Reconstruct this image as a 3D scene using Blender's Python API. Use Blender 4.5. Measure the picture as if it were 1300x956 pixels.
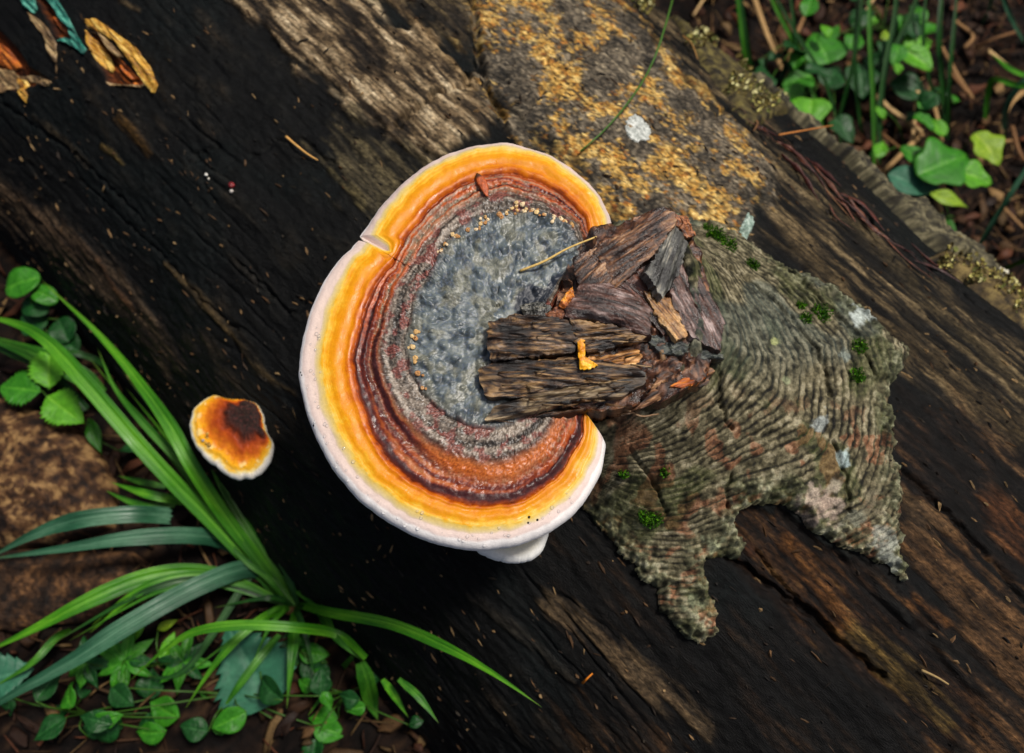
import bpy, math, random
import numpy as np
from mathutils import Vector, Matrix

# ------------------------------------------------------------------ camera, sky, sun, exposure
for o in list(bpy.data.objects): bpy.data.objects.remove(o)
SC = bpy.context.scene
COL = SC.collection
TILT = math.radians(18.0); DIST = 0.433; FPX = 1083.0
Fw = np.array([0, math.sin(TILT), -math.cos(TILT)]); Up = np.array([0, math.cos(TILT), math.sin(TILT)]); Rt = np.array([1., 0, 0])
CAM = -Fw*DIST
cd = bpy.data.cameras.new('camera'); cam = bpy.data.objects.new('camera', cd); COL.objects.link(cam)
cam.location = CAM; cam.rotation_euler = (TILT, 0, 0)
cd.sensor_width = 36.0; cd.lens = 36.0*FPX/1300.0; cd.clip_start = 0.01; cd.clip_end = 100
cd.dof.use_dof = True; cd.dof.focus_distance = 0.435; cd.dof.aperture_fstop = 6.3
SC.camera = cam
SUN_AZ = math.radians(58.0)      # clockwise from +Y towards +X
SUN_EL = math.radians(66.0)
w = bpy.data.worlds.new('World'); SC.world = w; w.use_nodes = True
nt = w.node_tree; bg = nt.nodes['Background']
sky = nt.nodes.new('ShaderNodeTexSky'); sky.sky_type = 'NISHITA'; sky.sun_disc = False
sky.sun_elevation = SUN_EL; sky.sun_rotation = SUN_AZ; sky.air_density = 1.0; sky.dust_density = 6.0; sky.ozone_density = 1.0
nt.links.new(sky.outputs[0], bg.inputs[0]); bg.inputs[1].default_value = 0.065
ld = bpy.data.lights.new('sun', 'SUN'); ld.energy = 3.3; ld.angle = math.radians(10.0); ld.color = (1.0, 0.95, 0.88)
sun = bpy.data.objects.new('sun', ld); COL.objects.link(sun)
sd = Vector((math.sin(SUN_AZ)*math.cos(SUN_EL), math.cos(SUN_AZ)*math.cos(SUN_EL), math.sin(SUN_EL)))
sun.rotation_euler = sd.to_track_quat('Z', 'Y').to_euler(); sun.location = sd*3
SC.view_settings.view_transform = 'Standard'; SC.view_settings.look = 'None'; SC.view_settings.gamma = 1.0
SC.view_settings.use_curve_mapping = False; SC.view_settings.exposure = 0.12
SC.render.resolution_x = 1024; SC.render.resolution_y = 753

# ------------------------------------------------------------------ helpers: noise
rng = np.random.default_rng(7); random.seed(7)
PERM = rng.permutation(512).astype(np.int64); PERM = np.concatenate([PERM, PERM, PERM])
ANG = rng.uniform(0, 2*np.pi, 512); GX = np.cos(ANG); GY = np.sin(ANG); RV = rng.uniform(0, 1, (512, 4))
def hsh(ix, iy, seed): return PERM[(PERM[(ix + seed*37) & 511] + iy + seed*101) & 511]
def perlin(x, y, seed=0):
    x = np.asarray(x, float); y = np.asarray(y, float)
    x0 = np.floor(x); y0 = np.floor(y); fx = x-x0; fy = y-y0
    ix = x0.astype(np.int64); iy = y0.astype(np.int64)
    u = fx*fx*fx*(fx*(fx*6-15)+10); v = fy*fy*fy*(fy*(fy*6-15)+10)
    def g(i, j):
        h = hsh(ix+i, iy+j, seed); return GX[h]*(fx-i)+GY[h]*(fy-j)
    a = g(0, 0); b = g(1, 0); c = g(0, 1); d = g(1, 1)
    return 1.5*((a+(b-a)*u) + ((c+(d-c)*u)-(a+(b-a)*u))*v)
def fbm(x, y, o=4, seed=0, g=0.5):
    s = 0; amp = 1; tot = 0
    for k in range(o):
        s = s + amp*perlin(x*2**k, y*2**k, seed+k*3); tot += amp; amp *= g
    return s/tot
def worley(x, y, seed=0):
    x0 = np.floor(x); y0 = np.floor(y); ix = x0.astype(np.int64); iy = y0.astype(np.int64)
    f1 = np.full(x.shape, 9.); f2 = np.full(x.shape, 9.); cid = np.zeros(x.shape, np.int64)
    for i in (-1, 0, 1):
        for j in (-1, 0, 1):
            h = hsh(ix+i, iy+j, seed)
            d = np.hypot(x0+i+RV[h, 0]-x, y0+j+RV[h, 1]-y)
            n = d < f1
            f2 = np.where(n, f1, np.minimum(f2, d)); cid = np.where(n, h, cid); f1 = np.where(n, d, f1)
    return f1, f2, cid
def sst(a, b, x): t = np.clip((x-a)/(b-a), 0, 1); return t*t*(3-2*t)
def lin(c):
    c = np.asarray(c, float)/255.; return np.where(c <= .04045, c/12.92, ((c+.055)/1.055)**2.4)
def mixc(col, new, m): return col*(1-m[..., None]) + new*m[..., None]
def ramp(x, keys):
    xs = [k[0] for k in keys]; cs = np.array([lin(k[1]) for k in keys])
    return np.stack([np.interp(x, xs, cs[:, i]) for i in range(3)], -1)

# ------------------------------------------------------------------ helpers: rays and the log's surface
def P(u, v, z):                       # photograph pixel and height -> world point
    d = Fw*FPX + Rt*(u-650.) + Up*(478.-v); t = (z-CAM[2])/d[2]; return CAM + d*t
LA = math.radians(46.5); RL = 0.312; CREST = -0.06
Ad = np.array([math.cos(LA), -math.sin(LA), 0]); Pd = np.array([math.sin(LA), math.cos(LA), 0]); Zd = np.array([0, 0, 1.])
L0 = Pd*0.112 + Zd*(CREST-RL)
def px_sa(u, v):                      # pixel -> (along, around) on the log
    d = Fw*FPX + Rt*(u-650.) + Up*(478.-v); d = d/np.linalg.norm(d)
    w_ = CAM-L0; dp = d-Ad*(d@Ad); wp = w_-Ad*(w_@Ad)
    A = dp@dp; B = dp@wp; C = wp@wp-RL*RL; disc = max(B*B-A*C, 0.0)
    t = (-B-math.sqrt(disc))/A; q = w_+d*t
    return np.array([q@Ad, RL*math.atan2(q@Pd, q@Zd)])
def sa_poly(pts): return np.array([px_sa(*p) for p in pts])
def surf(s, a, h):
    f = a/RL; r = RL+h
    return L0 + np.multiply.outer(s, Ad) + (r*np.sin(f))[..., None]*Pd + (r*np.cos(f))[..., None]*Zd
def pdist(poly, s, a):                # signed distance to a polygon, + inside
    n = len(poly); dmin = np.full(s.shape, 1e9); ins = np.zeros(s.shape, bool)
    for i in range(n):
        p = poly[i]; q = poly[(i+1) % n]; e = q-p; L = e@e+1e-12
        t = np.clip(((s-p[0])*e[0]+(a-p[1])*e[1])/L, 0, 1)
        dmin = np.minimum(dmin, np.hypot(s-p[0]-t*e[0], a-p[1]-t*e[1]))
        c = ((p[1] > a) != (q[1] > a)) & (s < (q[0]-p[0])*(a-p[1])/(q[1]-p[1]+1e-15)+p[0]); ins ^= c
    return np.where(ins, dmin, -dmin)
def ldist(line, s, a):
    dmin = np.full(s.shape, 1e9)
    for p, q in zip(line[:-1], line[1:]):
        e = q-p; L = e@e+1e-12; t = np.clip(((s-p[0])*e[0]+(a-p[1])*e[1])/L, 0, 1)
        dmin = np.minimum(dmin, np.hypot(s-p[0]-t*e[0], a-p[1]-t*e[1]))
    return dmin

# ------------------------------------------------------------------ helpers: objects
LOC = {}
def tag(o, label=None, cat=None, group=None, kind=None):
    if label: o['label'] = label
    if cat: o['category'] = cat
    if group: o['group'] = group
    if kind: o['kind'] = kind
    return o
def empty(name, loc, **k):
    o = bpy.data.objects.new(name, None); COL.objects.link(o); o.location = loc; o.empty_display_size = .02
    LOC[o.name] = np.array(loc, float); return tag(o, **k)
def build(name, verts, faces, mat, parent=None, col=None, sa=None, smooth=True, loc=None, **k):
    verts = np.asarray(verts, float).reshape(-1, 3)
    base = LOC[parent.name] if parent is not None else np.zeros(3)
    own = np.array(loc, float) if loc is not None else base
    v = verts-own
    me = bpy.data.meshes.new(name)
    if isinstance(faces, np.ndarray):
        nf, k_ = faces.shape
        me.vertices.add(len(v)); me.vertices.foreach_set('co', v.astype(np.float32).ravel())
        me.loops.add(nf*k_); me.loops.foreach_set('vertex_index', faces.astype(np.int32).ravel())
        me.polygons.add(nf); me.polygons.foreach_set('loop_start', np.arange(0, nf*k_, k_, dtype=np.int32))
        me.update(calc_edges=True)
    else:
        me.from_pydata(v.tolist(), [], [list(map(int, f)) for f in faces])
    if smooth: me.polygons.foreach_set('use_smooth', np.ones(len(me.polygons), bool))
    if col is not None:
        c = np.ones((len(v), 4), np.float32); c[:, :3] = np.clip(np.asarray(col).reshape(-1, 3), 0, 1)
        at = me.attributes.new('col', 'FLOAT_COLOR', 'POINT'); at.data.foreach_set('color', c.ravel())
    if sa is not None:
        q = np.zeros((len(v), 3), np.float32); sa = np.asarray(sa, float).reshape(len(v), -1); q[:, :sa.shape[1]] = sa
        at = me.attributes.new('sa', 'FLOAT_VECTOR', 'POINT'); at.data.foreach_set('vector', q.ravel())
    me.materials.append(mat); me.update()
    o = bpy.data.objects.new(name, me); COL.objects.link(o); o.location = own-base if parent is not None else own
    if parent is not None: o.parent = parent
    LOC[o.name] = own
    return tag(o, **k)
def grid_faces(n, m, wrap=False):
    i = np.arange(n-1 if not wrap else n); j = np.arange(m-1); I, J = np.meshgrid(i, j, indexing='ij'); I2 = (I+1) % n
    return np.stack([I*m+J, I2*m+J, I2*m+J+1, I*m+J+1], -1).reshape(-1, 4)
class Bag:                            # collects pieces that become one mesh
    def __init__(s): s.v = []; s.f = []; s.c = []; s.n = 0
    def add(s, v, f, c=None):
        v = np.asarray(v, float).reshape(-1, 3)
        s.f += [[int(i)+s.n for i in q] for q in f]; s.v.append(v); s.n += len(v)
        if c is not None: s.c.append(np.broadcast_to(np.asarray(c, float), (len(v), 3)))
    def build(s, name, mat, parent=None, **k):
        return build(name, np.concatenate(s.v), s.f, mat, parent, col=np.concatenate(s.c) if s.c else None, **k)

# ------------------------------------------------------------------ helpers: materials
def vmat(name, rough=.6, spec=.35, bump=.3, scale=400., stretch=(1, 1, 1), use_sa=False, var=.35, transl=0., coat=0., rvar=.15, detail=6.):
    m = bpy.data.materials.new(name); m.use_nodes = True; N = m.node_tree.nodes; L = m.node_tree.links
    b = N['Principled BSDF']; out = N['Material Output']
    at = N.new('ShaderNodeAttribute'); at.attribute_name = 'col'
    if use_sa:
        co = N.new('ShaderNodeAttribute'); co.attribute_name = 'sa'; src = co.outputs['Vector']
    else:
        co = N.new('ShaderNodeTexCoord'); src = co.outputs['Object']
    mp = N.new('ShaderNodeMapping'); mp.inputs['Scale'].default_value = stretch; L.new(src, mp.inputs[0])
    nz = N.new('ShaderNodeTexNoise'); nz.inputs['Scale'].default_value = scale; nz.inputs['Detail'].default_value = detail; nz.inputs['Roughness'].default_value = .65
    L.new(mp.outputs[0], nz.inputs['Vector'])
    nz2 = N.new('ShaderNodeTexNoise'); nz2.inputs['Scale'].default_value = scale*.17; nz2.inputs['Detail'].default_value = 4
    L.new(mp.outputs[0], nz2.inputs['Vector'])
    mr = N.new('ShaderNodeMapRange'); mr.inputs[1].default_value = .3; mr.inputs[2].default_value = .7; mr.inputs[3].default_value = 1-var; mr.inputs[4].default_value = 1+var
    L.new(nz.outputs['Fac'], mr.inputs[0])
    mx = N.new('ShaderNodeVectorMath'); mx.operation = 'SCALE'; L.new(at.outputs['Color'], mx.inputs[0]); L.new(mr.outputs[0], mx.inputs['Scale'])
    L.new(mx.outputs[0], b.inputs['Base Color'])
    rr = N.new('ShaderNodeMapRange'); rr.inputs[1].default_value = .3; rr.inputs[2].default_value = .7; rr.inputs[3].default_value = max(rough-rvar, .05); rr.inputs[4].default_value = min(rough+rvar, 1)
    L.new(nz2.outputs['Fac'], rr.inputs[0]); L.new(rr.outputs[0], b.inputs['Roughness'])
    b.inputs['Specular IOR Level'].default_value = spec
    if coat: b.inputs['Coat Weight'].default_value = coat; b.inputs['Coat Roughness'].default_value = .2
    if bump:
        bp = N.new('ShaderNodeBump'); bp.inputs['Strength'].default_value = bump; bp.inputs['Distance'].default_value = .001
        L.new(nz.outputs['Fac'], bp.inputs['Height']); L.new(bp.outputs[0], b.inputs['Normal'])
    if transl:
        tr = N.new('ShaderNodeBsdfTranslucent'); L.new(mx.outputs[0], tr.inputs[0])
        ms = N.new('ShaderNodeMixShader'); ms.inputs[0].default_value = transl
        L.new(b.outputs[0], ms.inputs[1]); L.new(tr.outputs[0], ms.inputs[2]); L.new(ms.outputs[0], out.inputs[0])
    return m
M_log = vmat('log_wood', .58, .12, 1., 1300, (.35, 1, 1), True, .6, rvar=.22, detail=8.)
M_bark = vmat('stub_bark', .7, .25, 1., 900, var=.45)
M_flake = vmat('flake_wood', .3, .6, .9, 500, var=.5, rvar=.22)
M_split = vmat('splinter_wood', .42, .5, 1., 420, (.25, 1.2, 1), False, .45)
M_cap = vmat('bracket_cap', .36, .3, .2, 700, var=.08, rvar=.2)
M_crust = vmat('bracket_crust', .42, .5, .25, 600, var=.08)
M_soft = vmat('pale_flesh', .5, .25, .25, 700, var=.07)
M_blade = vmat('grass_blade', .45, .35, .15, 300, var=.1, transl=.25)
M_leaf = vmat('herb_leaf', .5, .3, .2, 400, var=.15, transl=.25)
M_dry = vmat('dry_straw', .7, .2, .3, 500, var=.3)
M_soil = vmat('soil', .9, .1, 1., 160, var=.5)
M_stone = vmat('speckled_stone', .8, .2, .7, 500, var=.35)
M_lichen = vmat('lichen', .8, .15, .5, 900, var=.25)
M_moss = vmat('moss', .7, .2, .1, 500, var=.2, transl=.2)
def drop_mat():
    m = bpy.data.materials.new('dew'); m.use_nodes = True; N = m.node_tree.nodes; L = m.node_tree.links; b = N['Principled BSDF']
    b.inputs['Base Color'].default_value = (.9, .9, .9, 1); b.inputs['Roughness'].default_value = .06; b.inputs['Specular IOR Level'].default_value = .8
    n = N.new('ShaderNodeTexNoise'); n.inputs['Scale'].default_value = 900
    bp = N.new('ShaderNodeBump'); bp.inputs['Strength'].default_value = .1; bp.inputs['Distance'].default_value = .0005
    L.new(n.outputs[0], bp.inputs['Height']); L.new(bp.outputs[0], b.inputs['Normal'])
    t = N.new('ShaderNodeBsdfTransparent'); ms = N.new('ShaderNodeMixShader'); fr = N.new('ShaderNodeFresnel'); fr.inputs[0].default_value = 1.33
    ad = N.new('ShaderNodeMath'); ad.operation = 'ADD'; ad.inputs[1].default_value = .12; L.new(fr.outputs[0], ad.inputs[0]); L.new(ad.outputs[0], ms.inputs[0])
    L.new(t.outputs[0], ms.inputs[1]); L.new(b.outputs[0], ms.inputs[2]); L.new(ms.outputs[0], N['Material Output'].inputs[0]); return m
M_dew = drop_mat()

# ------------------------------------------------------------------ the log's relief and colours
def S(*pts): return sa_poly(pts)
POLY = dict(
 pale=S((250,-60),(420,-40),(470,10),(560,60),(610,110),(635,160),(560,205),(500,185),(430,120),(350,50),(290,0)),
 pale2=S((430,-60),(560,-60),(600,0),(605,70),(560,40),(480,0)),
 tongue=S((455,150),(520,180),(560,215),(480,280),(430,240),(400,170)),
 plate=S((600,-60),(770,-60),(800,20),(850,80),(905,130),(965,195),(985,240),(948,262),(946,305),(900,318),(850,300),(800,300),(735,235),(690,185),(640,160),(622,110),(605,50)),
 right=S((760,-60),(900,60),(1010,190),(1120,300),(1300,440),(1400,560),(1400,700),(1250,560),(1150,470),(1040,360),(960,300),(985,235),(930,140),(850,60)),
 rlow=S((1140,500),(1400,560),(1400,900),(1250,900),(1160,760),(1140,640)),
 belly=S((700,660),(830,740),(900,820),(1140,740),(1400,900),(1400,1100),(760,1100)),
 wedge=S((900,700),(940,640),(1000,650),(1100,730),(1180,800),(1250,900),(1200,960),(1050,830),(960,750)),
 leftedge=S((-80,170),(0,225),(70,270),(160,350),(240,470),(210,470),(110,360),(0,280),(-80,240)),
 hole1=S((117,42),(140,66),(180,101),(184,108),(139,108),(134,95),(118,56)),
 hole2=S((40,-8),(54,0),(82,34),(86,44),(72,46),(54,20)),
 hole3=S((-40,20),(-5,40),(20,64),(34,86),(60,100),(30,112),(0,112),(-40,90)),
)
STREAKS = [  # centre line in pixels, half width px, colour, strength
 (((700,770),(760,810),(830,868),(900,930)), 15, (112,92,66), .8),
 (((600,760),(650,800),(720,860)), 10, (62,56,46), .6),
 (((1170,700),(1240,770),(1310,850)), 34, (118,86,54), .8),
 (((1120,610),(1150,640),(1175,665)), 18, (110,86,58), .7),
 (((1090,800),(1140,850),(1200,910)), 14, (120,98,50), .7),
 (((1000,690),(1040,740),(1070,790)), 12, (110,70,32), .7),
 (((1160,760),(1180,775),(1200,790)), 8, (130,84,40), .7),
 (((1010,300),(1110,400),(1200,480),(1310,560)), 26, (96,80,54), .75),
 (((1000,215),(1100,300),(1200,400),(1310,500)), 20, (86,74,50), .7),
 (((1270,650),(1310,690)), 20, (110,66,34), .6),
 (((210,335),(250,370),(290,420),(330,470),(372,498)), 6, (92,74,44), .7),
 (((130,330),(150,365),(172,392)), 6, (108,72,42), .7),
 (((0,235),(60,280),(130,335)), 14, (96,74,54), .65),
 (((40,150),(80,175),(110,210)), 6, (80,66,44), .5),
 (((435,205),(480,250),(510,270)), 22, (88,80,60), .5),
 (((420,215),(445,240),(460,262)), 7, (112,100,62), .6),
 (((500,5),(530,30),(552,58)), 8, (150,122,84), .7),
 (((560,70),(590,95),(598,118)), 7, (128,104,68), .6),
 (((150,0),(165,8),(176,12)), 5, (150,126,90), .8),
 (((150,150),(170,170),(188,196)), 7, (120,86,34), .6),
 (((130,185),(145,195),(155,207)), 4, (112,92,42), .6),
 (((880,640),(950,700)), 6, (90,52,34), .5),
]
STREAKS = [(sa_poly(l), w_*.00046, lin(c), k) for l, w_, c, k in STREAKS]
CRACKS = [
 (((505,158),(520,145),(540,135),(552,122),(575,117),(590,116),(594,100),(590,92)), .0022, .006),
 (((598,0),(604,40),(608,80),(620,120),(640,155)), .003, .007),
 (((690,82),(740,75),(770,55)), .0016, .004),
 (((660,155),(680,130),(690,115)), .0014, .004),
 (((870,160),(910,150),(935,135)), .0018, .004),
 (((320,200),(345,180),(380,175),(420,205)), .0012, .003),
 (((250,195),(268,188),(278,184)), .0016, .003),
 (((240,205),(262,195)), .0014, .003),
 (((780,650),(900,690),(960,730),(1040,790),(1120,860)), .0022, .007),
 (((960,700),(1010,760),(1060,800)), .0016, .005),
 (((1150,600),(1250,700),(1330,790)), .002, .005),
 (((1000,170),(1100,280),(1250,390)), .003, .006),
 (((100,230),(200,320),(300,420)), .0014, .003),
 (((300,330),(340,370),(365,400),(400,380)), .0012, .003),
 (((0,130),(100,200),(180,280)), .0016, .003),
]
CRACKS = [(sa_poly(l), w_, d_) for l, w_, d_ in CRACKS]
def log_fields(s, a, colour=True):
    wv = fbm(s*6, a*9, 3, 11)
    aw = a + .006*wv + .0012*perlin(s*40, a*60, 5)           # wavy grain
    g1 = fbm(s*16, aw*170, 4, 21); g2 = fbm(s*45, aw*520, 3, 31); low = fbm(s*7, a*10, 3, 41); mid = fbm(s*35, a*60, 4, 45)
    fib = 1-np.abs(fbm(s*9, aw*95, 3, 51))*2.2
    h = .005*low + .0016*mid + .0004*g1 + .0003*g2 - .0004*np.clip(fib, 0, 1)**4 + .0008*fbm(s*130, a*200, 4, 48)
    # the grain is open along thin splits
    spl = np.clip(1-np.abs(perlin(s*5.5, aw*62, 61))*14, 0, 1)*np.clip(perlin(s*9, a*14, 66)*2.5, 0, 1)
    h -= .002*spl
    def mask(name, f=.006, nz=.012, fr=1.0):
        d = pdist(POLY[name], s, a) + nz*fbm(s*38*fr, aw*95*fr, 4, 71); return sst(-f, f, d)
    pale = mask('pale', .005, .018); pale2 = mask('pale2', .006, .02); ton = mask('tongue', .006, .03); plate = mask('plate', .013, .03); right = mask('right', .008, .012)
    rlow = mask('rlow', .01, .03); belly = mask('belly', .02, .03); wedge = mask('wedge', .003, .01); le = mask('leftedge', .008, .02)
    ho = np.maximum(np.maximum(mask('hole1', .0015, .002), mask('hole2', .0015, .002)), mask('hole3', .002, .003))
    h += .0035*pale*(1+.4*mid) + .002*pale2 + .0018*plate - .001*right + .002*le - .003*wedge - .006*ho
    f1, f2, cid = worley((s+.004*mid)*240, (a+.004*low)*260, 3)
    f1b, f2b, cidb = worley(s*520, a*560, 5)
    lumps = np.clip(1-f1*1.2, 0, 1)
    h += plate*(.0016*lumps*(RV[cid, 2]) + .0006*(1-f1b))
    s2 = s+.0022*perlin(s*160, a*160, 81); a2 = a+.0022*perlin(s*160, a*160, 83)
    for l, w_, d_ in CRACKS:
        dd = ldist(l, s2, a2)
        h -= d_*np.clip(1-dd/w_, 0, 1)**.7
    smk = []
    for l, w_, c, k in STREAKS:
        m = sst(-.5*w_, w_*.9, w_-ldist(l, s, a)+w_*(g1*1.7+mid*1.2)); h += .001*m; smk.append(m)
    if not colour: return h
    pt = fbm(s*14, aw*45, 4, 94); G = np.clip(.45+g1*1.1+pt*1.0, 0, 1); G2 = np.clip(.5+g2*1.2, 0, 1); LW = np.clip(.5+low*1.4, 0, 1); MD = np.clip(.5+mid*1.3, 0, 1)
    col = ramp(.25*G+.4*MD+.35*LW, [(.15, (9,10,10)), (.5, (14,15,15)), (.66, (21,21,19)), (.8, (36,32,26)), (1, (60,50,38))])
    teal = sst(.5, .75, np.clip(.5+fbm(s*9, a*12, 3, 91), 0, 1)); col = mixc(col, lin((13,20,20)), .6*teal*(1-belly)*(1-right))
    t = .45*G+.3*G2+.25*MD
    pc = ramp(t, [(.2, (22,18,14)), (.38, (54,44,32)), (.52, (100,83,60)), (.68, (146,127,98)), (.85, (190,172,140))])
    col = mixc(col, pc, pale*.95); col = mixc(col, ramp(t, [(.2, (25,22,18)), (.5, (62,52,38)), (.75, (112,96,66)), (1, (140,120,86))]), pale2*.85)
    col = mixc(col, ramp(t, [(.3, (24,24,20)), (.55, (60,54,40)), (.8, (112,100,70))]), ton*.8)
    rc = ramp(.55*G+.25*G2+.2*MD, [(.2, (12,11,10)), (.4, (28,25,20)), (.56, (56,48,36)), (.7, (100,85,60)), (.9, (150,130,96))])
    col = mixc(col, rc, right*.92)
    lc = ramp(.5*G+.2*G2+.3*MD, [(.2, (10,9,8)), (.5, (22,17,14)), (.66, (46,32,22)), (.85, (92,66,42))])
    col = mixc(col, lc, rlow*.9); bc = ramp(.5*G+.2*G2+.3*LW, [(.2, (10,10,10)), (.5, (19,17,15)), (.68, (44,32,22)), (.88, (92,64,38))])
    col = mixc(col, bc, belly*.85)
    col = mixc(col, ramp(.6*G+.4*G2, [(.2, (16,12,10)), (.5, (32,22,16)), (.75, (74,49,28)), (.95, (118,86,50))]), wedge*.9)
    col = mixc(col, ramp(.6*G+.4*G2, [(.2, (26,21,17)), (.5, (62,50,38)), (.8, (112,92,70))]), le*.75)
    # speckled crust of lichen on the plate
    pn = np.clip(.5+fbm(s*26, a*34, 4, 95)*1.2, 0, 1)
    base = ramp(np.clip(.5*RV[cidb, 1]+.5*MD, 0, 1), [(.15, (40,37,32)), (.45, (80,72,60)), (.7, (108,98,82)), (.9, (136,124,102))])
    yel = ramp(RV[cid, 3]*.6+RV[cidb, 2]*.4, [(.1, (140,84,32)), (.35, (164,122,54)), (.6, (178,142,74)), (.85, (196,168,104))])
    cover = sst(-.02, .12, 1.0*pn+.36*RV[cidb, 0]+.26*RV[cid, 0]-.86+.1*(.4-f1))
    pcx = mixc(base, yel, cover*.92); dk = sst(.72, .8, RV[cidb, 3])*.75
    pcx = mixc(pcx, np.broadcast_to(lin((34,33,31)), pcx.shape), dk)
    col = mixc(col, pcx, plate)
    for (l, w_, c, k), m in zip(STREAKS, smk):
        m = m*(.3+.7*G2)*k
        col = mixc(col, c*(.6+.7*G[..., None]), np.clip(m, 0, 1))
    col = mixc(col, ramp(G2, [(.1, (40,18,8)), (.5, (96,46,18)), (.9, (150,78,26))]), ho*.9)
    spk = fbm(s*420, a*620, 3, 97); spk2 = perlin(s*150, a*500, 98)
    col = col*np.clip(1+1.5*spk+.7*spk2, .2, 3.)[..., None]*(.6+.4*np.maximum(pale, plate))[..., None]
    return h, col
def lh(s, a): return log_fields(np.atleast_1d(np.asarray(s, float)), np.atleast_1d(np.asarray(a, float)), False)
def onlog(u, v, h=0.): q = px_sa(u, v); return surf(q[:1], q[1:], lh(q[:1], q[1:])+h)[0]

log = empty('fallen_log', tuple(L0-Zd*RL), label='large dark fallen log with peeling weathered wood under the bracket fungi', cat='log')
sg = np.concatenate([np.linspace(-1.3, -.47, 90)[:-1], np.linspace(-.47, .47, 600), np.linspace(.47, 1.3, 90)[1:]])
ag = np.concatenate([np.linspace(-.72, -.40, 60)[:-1], np.linspace(-.40, .40, 740), np.linspace(.40, .72, 60)[1:]])
SS, AA = np.meshgrid(sg, ag, indexing='ij')
H, CC = log_fields(SS.ravel(), AA.ravel())
V = surf(SS.ravel(), AA.ravel(), H)
# close the ends towards the middle of the trunk
build('trunk', V, grid_faces(len(sg), len(ag)), M_log, log, col=CC, sa=np.stack([SS.ravel(), AA.ravel()], -1))
del SS, AA, H, CC, V

# ------------------------------------------------------------------ slabs: rough flat-ish pieces with a traced outline
def resample(pts, n):
    pts = np.asarray(pts, float); q = np.vstack([pts, pts[:1]]); d = np.r_[0, np.cumsum(np.linalg.norm(np.diff(q, axis=0), axis=1))]
    t = np.linspace(0, d[-1], n, endpoint=False); return np.stack([np.interp(t, d, q[:, i]) for i in range(q.shape[1])], -1)
def slab_core(out3, nrm, thick, n=84, m=16, edge=.35, rough=.0012, freq=300., grain=None, seed=0, jag=.0008, dome=.0, down=1.0):
    """out3: outline points in 3D; returns verts, faces, (x,y in plane), radius 0..1"""
    o = resample(out3, n); c = o.mean(0)
    nrm = np.asarray(nrm, float); nrm /= np.linalg.norm(nrm)
    ex = np.asarray(grain, float) if grain is not None else np.array([1., 0, 0]); ex = ex-nrm*(ex@nrm); ex /= np.linalg.norm(ex); ey = np.cross(nrm, ex)
    k = np.arange(n); jn = perlin(k*.35, np.full(n, seed*3.1), seed)*1.5+1.0*perlin(k*1.3, np.full(n, seed*1.3+9), seed)
    rad = o-c; jag = min(jag, .06*np.linalg.norm(rad, axis=1).mean()); o = o+rad/np.linalg.norm(rad, axis=1)[:, None]*(jn*jag)[:, None]
    rs = np.r_[np.linspace(0.02, .86, m-5), .92, .96, .985, 1.0, 1.0]
    dn = np.r_[np.zeros(m-1), 1.0]
    R, K = np.meshgrid(rs, k, indexing='xy')
    V = c+(o-c)[:, None, :]*rs[None, :, None]
    x = (V-c)@ex; y = (V-c)@ey
    st = .18 if grain is not None else 1.
    nz = rough*(fbm(x*freq*st+seed*7, y*freq, 4, seed)*1.4 + .5*perlin(x*freq*.25*st, y*freq*.3+seed, seed+4)*2)
    if grain is not None: nz += rough*.9*(np.abs(perlin(x*freq*.05+seed, y*freq*.55, seed+8))*2-.6)
    hgt = thick*(1-edge*R**5) + dome*(1-R**2) + nz
    hgt = np.where(dn[None, :] > 0, -thick*down, hgt)
    if grain is None:
        q1, q2, qi = worley(x*110+seed*3.3, y*110+seed, seed); hgt = np.where(dn[None, :] > 0, hgt, hgt+rough*.55*((RV[qi, 0]-.5)*2*np.sin(x*330)+(RV[qi, 1]-.5)*2*np.cos(y*330)+(RV[qi, 2]-.5)*1.2))
    V = V+nrm*hgt[..., None]
    f = grid_faces(n, m, wrap=True)
    return V, f, x, y, R
def slab(name, px, z0, gu, gv, thick, cols, mat, parent, grain=None, seed=0, rough=.0012, freq=300., jag=.0009, dome=0., edge=.2, label=None, n=110, m=26, down=1., grow=1.08):
    px = np.asarray(px, float); c0 = px.mean(0); px = c0+(px-c0)*grow
    out = np.array([P(u, v, z0+(gu*(u-c0[0])+gv*(v-c0[1]))*1e-3) for u, v in px])
    cc = out.mean(0); q = out-cc; nrm = np.linalg.svd(q)[2][2]; nrm = nrm if nrm[2] > 0 else -nrm
    V, f, x, y, R = slab_core(out, nrm, thick, grain=grain, seed=seed, rough=rough, freq=freq, jag=jag, dome=dome, edge=edge, n=n, m=m, down=down)
    st = .2 if grain is not None else 1
    t = np.clip(.5+.9*fbm(x*260*st+seed, y*420, 4, seed+3)+.4*perlin(x*900*st, y*1300, seed)+.5*fbm(x*60, y*60, 2, seed+5), 0, 1)
    o = build(name, V, f, mat, parent, col=ramp(t, cols), sa=np.stack([x.ravel(), y.ravel()], -1), label=label)
    o.data.set_sharp_from_angle(angle=math.radians(50))
    return o
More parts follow.
